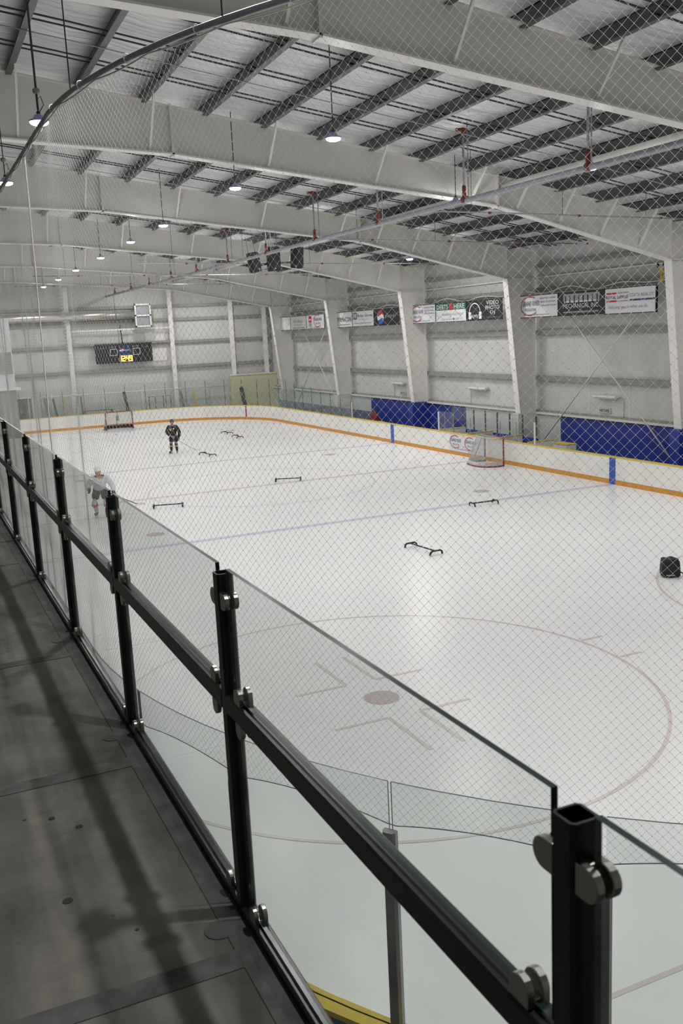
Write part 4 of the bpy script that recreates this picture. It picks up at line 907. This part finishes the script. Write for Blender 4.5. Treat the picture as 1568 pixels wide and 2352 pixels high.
t = thing('gear_box', 'small white box with yellow rim behind the boards near the right white post', 'box', (11.6, -4.35, 0)); q = MB(); q.box(11.4, 11.9, -4.8, -3.9, -.13, 1.0); q.build('body', board_w, t); q = MB(); q.box(11.38, 11.92, -4.82, -3.88, 1.0, 1.03); q.build('rim', yellow, t)
t = thing('red_bag', 'dark red gear bag on the far end of the visitors bench', 'bag', (11.6, 12.75, .8)); redbag = mat('bag_red', (.16, .012, .015), .7, var=.2)
q = MB(); q.ell((11.6, 12.9, .98), (.22, .42, .34), 14, 9, lambda d, v: Vector((v.x, v.y, max(-.2, v.z))) * (1 + .08 * math.sin(5 * d.x + 3 * d.y))); q.build('body', redbag, t)
q = MB(); q.path([(11.6, 12.9 + .25 * math.cos(a), 1.2 + .22 * math.sin(a)) for a in np.linspace(.1, 3.04, 9)], .02, 6); q.build('handle', redbag, t)
q = MB(); q.box(11.3, 11.9, 12.2, 13.4, -.13, .78); q.build('stool', board_w, t)
# rear low wall seen through the far right glass
q = MB(); q.box(12.0, 12.1, 14.2, 29, -.13, 1.22); tag(q.build('wall_bench_back', mat('grey_blue_wall', (.13, .16, .25), .6)), 'low grey blue wall behind the far right glass', kind='structure')

# ------------------------------------------------------------------ hockey goals
goal_red = mat('goal_red', (.24, .03, .04), .45); goal_pad = mat('goal_padding', (.55, .55, .52), .7, var=.1)
goal_mesh = mat('goal_mesh', (.50, .50, .48), .8)
def goal(loc, rz, lab, pad):
    """opening faces local -y, depth along +y"""
    t = thing('hockey_goal', lab, 'goal', (0, 0, 0)); t.location = loc; t.rotation_euler = (0, 0, rz)
    H, Wd = 1.22, 1.83
    q = MB(); q.path([(-Wd / 2, 0, 0), (-Wd / 2, 0, H - .06), (-Wd / 2 + .06, 0, H), (Wd / 2 - .06, 0, H), (Wd / 2, 0, H - .06), (Wd / 2, 0, 0)], .032, 10); q.build('red_frame', goal_red, t, local=True)
    base = [(-Wd / 2, 0, .03), (-Wd / 2 - .13, .35, .03), (-Wd / 2 + .02, .82, .03), (-.5, 1.05, .03), (0, 1.1, .03), (.5, 1.05, .03), (Wd / 2 - .02, .82, .03), (Wd / 2 + .13, .35, .03), (Wd / 2, 0, .03)]
    q = MB(); q.path(base, .028, 8); q.build('base_frame', goal_red, t, local=True)
    top = [(-Wd / 2 + .03, 0, H), (-Wd / 2 + .08, .42, H - .02), (-.5, .56, H - .03), (0, .58, H - .03), (.5, .56, H - .03), (Wd / 2 - .08, .42, H - .02), (Wd / 2 - .03, 0, H)]
    q = MB(); q.path(top, .022, 8); q.build('top_shelf', goal_pad, t, local=True)
    q = MB(); q.path([(0, .58, H - .03), (0, .75, .75), (0, 1.1, .04)], .022, 6); q.build('back_post', alu, t, local=True)
    # mesh: loft between shelf and base as crossed cords
    def lerp(L, u):
        f = u * (len(L) - 1); i = min(int(f), len(L) - 2); return Vector(L[i]).lerp(Vector(L[i + 1]), f - i)
    q = MB(); NU, NV = 56, 22
    def g(u, v): 
        p = lerp(top, u).lerp(lerp(base, u), v); p.y += .05 * math.sin(math.pi * v) * (1 if .15 < u < .85 else .3); return p
    for i in range(NU):
        for j in range(NV):
            a, b = g(i / NU, j / NV), g((i + 1) / NU, (j + 1) / NV); c, d = g((i + 1) / NU, j / NV), g(i / NU, (j + 1) / NV)
            q.bar(a, b, .0045, .0045); q.bar(c, d, .0045, .0045)
    for i in range(18):
        for j in range(6):
            x0 = -Wd / 2 + .05 + (Wd - .1) * i / 18; x1 = x0 + (Wd - .1) / 18; y0 = .54 * j / 6; y1 = .54 * (j + 1) / 6
            q.bar((x0, y0, H - .01), (x1, y1, H - .01), .0045, .0045); q.bar((x1, y0, H - .01), (x0, y1, H - .01), .0045, .0045)
    tag(q.build('netting', goal_mesh, t, local=True), kind='stuff')
    q = MB(); n = 30; vs = []
    for i in range(n + 1):
        p = lerp(base, i / n); vs += [(p.x * .985, p.y * .98, .02), (p.x * .95, p.y * .95, .24 if pad else .20)]
    q.add(vs, [(2 * i, 2 * i + 2, 2 * i + 3, 2 * i + 1) for i in range(n)]); ob = q.build('skirt', blackp if pad else goal_pad, t, local=True); so = ob.modifiers.new('solid', 'SOLIDIFY'); so.thickness = .02
    return t
g1 = goal((.5, 29.9, 0), 0, 'red framed hockey goal standing at the far end of the ice', True)
tb = thing('water_bottle', 'grey bottle bag hanging on the middle of the far goal', 'bag', (.5, 30.5, .7)); q = MB(); q.lathe([(.02, 0), (.1, .04), (.11, .3), (.06, .38), (.02, .4)], (.5, 30.5, .55), 10); q.build('pouch', girt_m, tb)
g2 = goal((10.15, -1.35, 0), 0, 'spare hockey goal pushed up to the side boards with its back to the ice', False)
g2.rotation_euler = (0, 0, math.radians(90 - 8)); g2.location = (10.22, -1.35, 0)

# ------------------------------------------------------------------ stick handling bars
def bar_proto():
    t = thing('training_bar', 'bar', 'training bar', (0, 0, 0))
    q = MB(); q.path([(-.46, 0, .11), (.46, 0, .11)], .022, 8); q.build('shaft', blackp, t, local=True)
    for sx in (-1, 1):
        q = MB(); q.path([(sx * .46, -.20, .02), (sx * .47, -.18, .09), (sx * .47, -.13, .125), (sx * .47, .13, .125), (sx * .47, .18, .09), (sx * .46, .20, .02)], .026, 8); f = q.build('foot', blackp, t, local=True)
    for x in (-.25, 0, .25):
        q = MB(); q.path([(x - .012, 0, .11), (x + .012, 0, .11)], .0235, 8); q.build('grip_band', ink_g, t, local=True)
    return t
bp_ = bar_proto()
BARS = [((-.39, -13.06), (-.27, -14.41), 'nearest black stickhandling bar, in the near middle of the ice'), ((4.15, -9.12), (5.07, -9.16), 'black stickhandling bar lying on the near blue line'), ((.79, .56), (1.76, .15), 'black stickhandling bar lying beside the red centre line'),
        ((-4.98, -2.22), (-3.96, -2.51), 'black stickhandling bar lying right of the skater in white'), ((.98, 11.7), (1.15, 10.45), 'black stickhandling bar lying right of the skater in black'), ((5.15, 21.1), (5.25, 20.2), 'farthest black stickhandling bar, seen end on'), ((5.02, 18.49), (4.96, 17.4), 'second farthest black stickhandling bar on the ice')]
for i, (a, b, lab) in enumerate(BARS):
    o = bp_ if i == 0 else copy_tree(bp_); a = Vector(a); b = Vector(b); d = b - a; o.location = ((a.x + b.x) / 2, (a.y + b.y) / 2, 0); o.rotation_euler = (0, 0, math.atan2(d.y, d.x)); L_ = d.length
    o.scale = (max(.95, min(1.3, L_ / .96)),) * 1 + (1, 1); tag(o, lab, 'training bar', 'stickhandling bars on the ice')
for i, (x, y) in enumerate(((-.48, 26.54), (.64, 27.49), (1.42, 24.77))):
    q = MB(); q.lathe([(.034, 0), (.038, .004), (.038, .021), (.034, .0254)], (x, y, .002), 16); tag(q.build('puck', blackp), ['black puck in front of the left half of the far goal', 'black puck just in front of the far goal crease', 'black puck nearest the skater in black'][i], 'puck', 'pucks near the far goal')
# puck bag
t = thing('puck_bag', 'black square puck bag standing on the ice at the right edge', 'bag', (3.1, -19.35, 0)); t.rotation_euler = (0, 0, -.5)
bagm = mat('bag_black', (.010, .010, .014), .65, bump=.5, bscale=9)
q = MB()
def bagfn(d, v):
    m = max(abs(d.x), abs(d.y), abs(d.z)); k = 1 / m
    p = d * (1 + (k - 1) * .72); return Vector((p.x * .215 * (1 - .08 * p.z), p.y * .17, p.z * .225 + .015 * math.sin(6 * p.x)))
q.ell((0, 0, .232), (1, 1, 1), 26, 16, bagfn); q.build('body', bagm, t, local=True)
q = MB(); q.box(-.13, .06, -.182, -.172, .055, .085); q.build('label_tape', ink_g, t, local=True)
q = MB(); q.path([(.2, -.02, .12), (.27, -.05, .09), (.31, -.06, .05)], .014, 6); q.build('strap', bagm, t, local=True)
q = MB(); q.path([(.30, -.06, .05), (.42, -.09, .05), (.55, -.1, .045)], [.025, .032, .03], 8); q.build('shoulder_pad', bagm, t, local=True)

# ------------------------------------------------------------------ skaters
def skin_obj(name, V, E, Rr, m, parent, root=0, sub=2):
    me = bpy.data.meshes.new(name); me.from_pydata(V, E, []); me.materials.append(m)
    ob = bpy.data.objects.new(name, me); COL.objects.link(ob); ob.parent = parent
    sk = ob.modifiers.new('skin', 'SKIN'); sk.use_smooth_shade = True
    for i, sv_ in enumerate(me.skin_vertices[0].data):
        r = Rr[i]; sv_.radius = (r, r) if not isinstance(r, tuple) else r; sv_.use_root = (i == root)
    ss_ = ob.modifiers.new('subdivision', 'SUBSURF'); ss_.levels = sub; ss_.render_levels = sub
    return ob
skin_m = mat('skin', (.48, .27, .19), .55); hair_m = mat('hair', (.05, .03, .02), .7)
def skater(loc, rz, J, c, lab):
    t = thing('person', lab, 'person', (0, 0, 0)); t.location = loc; t.rotation_euler = (0, 0, rz)
    v = {k: Vector(p) for k, p in J.items()}
    names = ['pelvis', 'waist', 'chest', 'neck', 'head', 'shL', 'elL', 'wrL', 'haL', 'shR', 'elR', 'wrR', 'haR', 'hipL', 'knL', 'anL', 'toL', 'hipR', 'knR', 'anR', 'toR']
    v['neck'] = v['chest'].lerp(v['head'], .55)
    for s_ in 'LR': v['ha' + s_] = v['wr' + s_] + (v['wr' + s_] - v['el' + s_]).normalized() * .07
    V = [tuple(v[n]) for n in names]; ix = {n: i for i, n in enumerate(names)}
    E = [(ix[a], ix[b]) for a, b in (('pelvis', 'waist'), ('waist', 'chest'), ('chest', 'neck'), ('neck', 'head'), ('chest', 'shL'), ('shL', 'elL'), ('elL', 'wrL'), ('wrL', 'haL'), ('chest', 'shR'), ('shR', 'elR'), ('elR', 'wrR'), ('wrR', 'haR'), ('pelvis', 'hipL'), ('hipL', 'knL'), ('knL', 'anL'), ('anL', 'toL'), ('pelvis', 'hipR'), ('hipR', 'knR'), ('knR', 'anR'), ('anR', 'toR'))]
    R0 = {'pelvis': .13, 'waist': .12, 'chest': .14, 'neck': .055, 'head': .06, 'sh': .06, 'el': .045, 'wr': .032, 'ha': .03, 'hip': .09, 'kn': .06, 'an': .04, 'to': .035}
    skin_obj('body', V, E, [R0.get(n, R0.get(n[:-1], .05)) for n in names], skin_m, t)
    # jersey: torso and sleeves
    n2 = ['pelvis', 'waist', 'chest', 'collar', 'shL', 'elL', 'wrL', 'shR', 'elR', 'wrR']; v['collar'] = v['chest'].lerp(v['neck'], .55)
    i2 = {n: i for i, n in enumerate(n2)}
    skin_obj('jersey', [tuple(v[n]) for n in n2], [(i2[a], i2[b]) for a, b in (('pelvis', 'waist'), ('waist', 'chest'), ('chest', 'collar'), ('chest', 'shL'), ('shL', 'elL'), ('elL', 'wrL'), ('chest', 'shR'), ('shR', 'elR'), ('elR', 'wrR'))],
             [{'pelvis': (.23, .17), 'waist': (.21, .17), 'chest': (.20, .16), 'collar': .10, 'sh': .12, 'el': .095, 'wr': .07}.get(n, {'sh': .12, 'el': .095, 'wr': .07}.get(n[:2])) for n in n2], c['jersey'], t)
    for s_ in 'LR':
        h, k, a, to = (v[n + s_] for n in ('hip', 'kn', 'an', 'to'))
        skin_obj('pants_leg', [tuple(v['pelvis'].lerp(h, .7)), tuple(h), tuple(h.lerp(k, .82))], [(0, 1), (1, 2)], [.14, .145, .12], c['pants'], t)
        so_ = skin_obj('sock', [tuple(h.lerp(k, .8)), tuple(k), tuple(k.lerp(a, .45)), tuple(a)], [(0, 1), (1, 2), (2, 3)], [.085, .088, .078, .06], c['sock'], t)
        q = MB(); d = (a - k).normalized(); p0 = k + d * .06; p1 = k + d * .13; q.path([tuple(p0), tuple(p1)], .099, 12); q.build('sock_band', c['band'], so_, local=True)
        f = (to - a); f.z = 0; f.normalize(); up = Vector((0, 0, 1)); gz = .045
        heel = Vector((a.x, a.y, 0)) - f * .07
        boot = skin_obj('skate', [tuple(a + up * .02), tuple(heel + f * .05 + up * .12), tuple(heel + f * .14 + up * .10), tuple(heel + f * .25 + up * .095)], [(0, 1), (1, 2), (2, 3)], [.062, .058, .05, .042], c['skate'], t)
        sd = f.cross(up); q = MB(); q.bar(tuple(heel - f * .01 + up * .035), tuple(heel + f * .28 + up * .035), .022, .03); q.build('blade_holder', c['holder'], boot, local=True); q = MB(); q.bar(tuple(heel + up * .012), tuple(heel + f * .27 + up * .012), .006, .024); q.build('blade', steel, boot, local=True)
        # glove: palm, cuff, four fingers and a thumb curled round the stick
        w0 = v['wr' + s_]; e0 = v['el' + s_]; d = (w0 - e0).normalized(); sd = d.cross(Vector((0, 1, 0.2))).normalized(); fw = sd.cross(d)
        gl = skin_obj('glove', [tuple(w0 - d * .10), tuple(w0), tuple(w0 + d * .08)], [(0, 1), (1, 2)], [.075, .062, (.055, .05)], c['glove'], t)
        for i in range(4):
            b0 = w0 + d * .09 + sd * (.036 - .024 * i); ln = (.045, .052, .048, .038)[i]
            skin_obj('finger', [tuple(b0), tuple(b0 + d * ln + fw * -.01), tuple(b0 + d * ln * 1.1 - fw * .045), tuple(b0 + d * ln * .6 - fw * .06)], [(0, 1), (1, 2), (2, 3)], [.017, .016, .015, .013], c['glove'], gl, sub=1)
        b0 = w0 + d * .03 + sd * .05; skin_obj('thumb', [tuple(b0), tuple(b0 + sd * .03 + d * .02 - fw * .02), tuple(b0 + sd * .015 + d * .045 - fw * .05)], [(0, 1), (1, 2)], [.018, .017, .014], c['glove'], gl, sub=1)
    # head, face, helmet
    hd = v['head']; fd = Vector(J['look']).normalized(); sd = fd.cross(Vector((0, 0, 1))).normalized(); up = sd.cross(fd)
    def hp(a, b, c_): return hd + sd * a + fd * b + up * c_
    def headfn(d, p):
        q_ = sd * (d.x * .077 * (1 - .22 * max(0, -d.z))) + fd * (d.y * .098 * (1 - .1 * max(0, -d.z))) + up * (d.z * .118)
        return q_
    q = MB(); q.ell(tuple(hp(0, 0, .05)), (1, 1, 1), 20, 14, headfn); h = q.build('head', skin_m, t, local=True)
    q = MB(); q.prism([(0, .05), (.028, -.005), (0, -.012)], tuple(hp(0, .09, .035)), fd, up, sd, -.014, .014); q.build('nose', skin_m, h, local=True)
    for a in (-.032, .032):
        q = MB(); q.ell(tuple(hp(a, .086, .062)), (.012, .012, .009), 8, 6); q.build('eye', ink_k, h, local=True)
        q = MB(); q.ell(tuple(hp(a * 2.35, -.005, .045)), (.016, .02, .03), 8, 6); q.build('ear', skin_m, h, local=True)
    q = MB(); q.ell(tuple(hp(0, .083, -.012)), (.026, .018, .007), 8, 5); q.build('mouth', mat('lips', (.30, .09, .08), .6), h, local=True)
    q = MB(); q.ell(tuple(hp(0, -.03, .05)), (1, 1, 1), 18, 10, lambda d, p: sd * d.x * .083 + fd * d.y * .08 + up * (max(d.z, -.55) * .10)); q.build('hair', hair_m, h, local=True)
    def helm(d, p):
        z = max(d.z, -.05 if d.y > .25 else -.5); return sd * d.x * .105 + fd * (d.y * .128) + up * (z * .125)
    q = MB(); q.ell(tuple(hp(0, -.005, .088)), (1, 1, 1), 24, 14, helm); hl = q.build('helmet', c['helmet'], t, local=True)
    q = MB()
    for a in (-.05, 0, .05): q.path([tuple(hp(a, -.09, .185)), tuple(hp(a, 0, .222)), tuple(hp(a, .09, .185))], .012, 6)
    q.build('helmet_ridge', c['helmet'], hl, local=True)
    q = MB(); q.path([tuple(hp(-.088, .02, .06)), tuple(hp(-.05, .05, -.06)), tuple(hp(0, .065, -.075)), tuple(hp(.05, .05, -.06)), tuple(hp(.088, .02, .06))], .006, 5); q.build('chin_strap', blackp, hl, local=True)
    return t, v
blk_j = mat('jersey_black', (.013, .014, .022), .8, bump=.3, bscale=12); pants_k = mat('pants_navy', (.014, .015, .026), .75); sock_k = mat('sock_black', (.015, .015, .018), .85); tan = mat('sock_gold', (.52, .36, .12), .85); glove_k = mat('glove_black', (.016, .016, .018), .7)
JD = dict(pelvis=(0, 0, .93), waist=(-.01, -.02, 1.1), chest=(-.01, -.05, 1.36), head=(0, -.10, 1.615), shL=(-.20, -.05, 1.42), elL=(-.34, -.04, 1.16), wrL=(-.22, -.24, 1.06), shR=(.20, -.05, 1.42), elR=(.35, -.02, 1.13), wrR=(.29, -.18, .83),
          hipL=(-.10, 0, .90), knL=(-.14, -.07, .52), anL=(-.16, .0, .13), toL=(-.26, -.14, .08), hipR=(.11, 0, .90), knR=(.13, -.08, .52), anR=(.14, .02, .13), toR=(.16, -.16, .08), look=(0, -1, -.12))
p1, v1 = skater((-.06, 13.35, .0), -.42, JD, dict(jersey=blk_j, pants=pants_k, sock=sock_k, band=tan, skate=blackp, holder=ink_g, glove=glove_k, helmet=mat('helmet_navy', (.03, .035, .06), .35)), 'skater in black jersey and gold banded socks standing with a stick near the far goal')
q = MB(); q.prism([(-.05, -.05), (.04, -.10), (.06, .02), (.0, .06), (-.07, .04)], (-.09, -.222, 1.31), (1, 0, 0), (0, 0, 1), (0, -1, 0), 0, .03); q.build('jersey_crest', tan, p1, local=True)
q = MB(); q.prism([(-.04, -.02), (.04, -.02), (.03, .04), (-.03, .04)], (.08, -.215, 1.33), (1, 0, 0), (0, 0, 1), (0, -1, 0), 0, .03); q.build('jersey_patch', ink_w, p1, local=True)
def stick(hand, mid, tip, blade_end, lab, shaft_m):
    t = thing('hockey_stick', lab, 'hockey stick', tuple(tip)); q = MB(); d = (Vector(tip) - Vector(hand)).normalized(); q.bar(tuple(hand), tuple(tip), .028, .022); q.build('shaft', shaft_m, t)
    q = MB(); a = Vector(tip); b = Vector(blade_end); e = (b - a).normalized(); q.prism([(0, .0), (0, .06), (.12, .075), ((b - a).length, .07), ((b - a).length + .02, .03), ((b - a).length, 0)], (a.x, a.y, .012), (e.x, e.y, 0), (0, 0, 1), (-e.y, e.x, 0), -.006, .006); q.build('blade', white_pnt, t)
    q = MB(); q.bar(tuple(hand), tuple(Vector(hand) + d * .12), .034, .03); q.build('grip_tape', blackp, t)
bpy.context.view_layer.update()
Mw = p1.matrix_basis
hA = Mw @ Vector((v1['haL'].x, v1['haL'].y - .03, v1['haL'].z)); hB = Mw @ Vector((v1['haR'].x, v1['haR'].y - .03, v1['haR'].z))
stick(hA - (Vector((1.20, 14.15, .04)) - hA).normalized() * .08, hB, (1.15, 13.55, .045), (1.42, 13.72, .03), 'dark hockey stick held by the skater in black, blade to the right', ink_g)
wht_j = mat('jersey_white', (.58, .59, .62), .8, bump=.35, bscale=10); pants_g = mat('pants_black', (.02, .022, .025), .75); sock_w = mat('sock_white', (.55, .55, .55), .85)
JW = dict(pelvis=(-.05, .05, .82), waist=(-.02, -.05, .98), chest=(.04, -.20, 1.17), head=(.04, -.34, 1.37), shL=(-.17, -.20, 1.20), elL=(-.34, -.22, .98), wrL=(-.27, -.38, .88), shR=(.24, -.16, 1.20), elR=(.42, -.16, .96), wrR=(.46, -.34, .76),
          hipL=(-.14, .05, .80), knL=(-.20, -.17, .48), anL=(-.20, .05, .13), toL=(-.22, -.12, .08), hipR=(.08, .05, .80), knR=(.16, -.16, .48), anR=(.2, .06, .13), toR=(.26, -.11, .08), look=(.25, -1, -.2))
p2, v2 = skater((-6.85, -2.62, .0), -.42, JW, dict(jersey=wht_j, pants=pants_g, sock=sock_w, band=ink_r, skate=blackp, holder=ink_w, glove=mat('glove_dark', (.025, .03, .045), .7), helmet=mat('helmet_white', (.78, .78, .78), .3)), 'skater in white jersey and white helmet crouching behind the railing glass')
p2.scale = (1.12, 1.12, 1.17); Mw = p2.matrix_basis; hA = Mw @ v2['haL']; hB = Mw @ v2['haR']
tip = Vector((-5.33, -1.05, .045)); d = (tip - hB).normalized()
stick(hB - d * .3, hB, tuple(tip), (-5.05, -1.2, .03), 'dark hockey stick reaching right from the skater in white', ink_k)
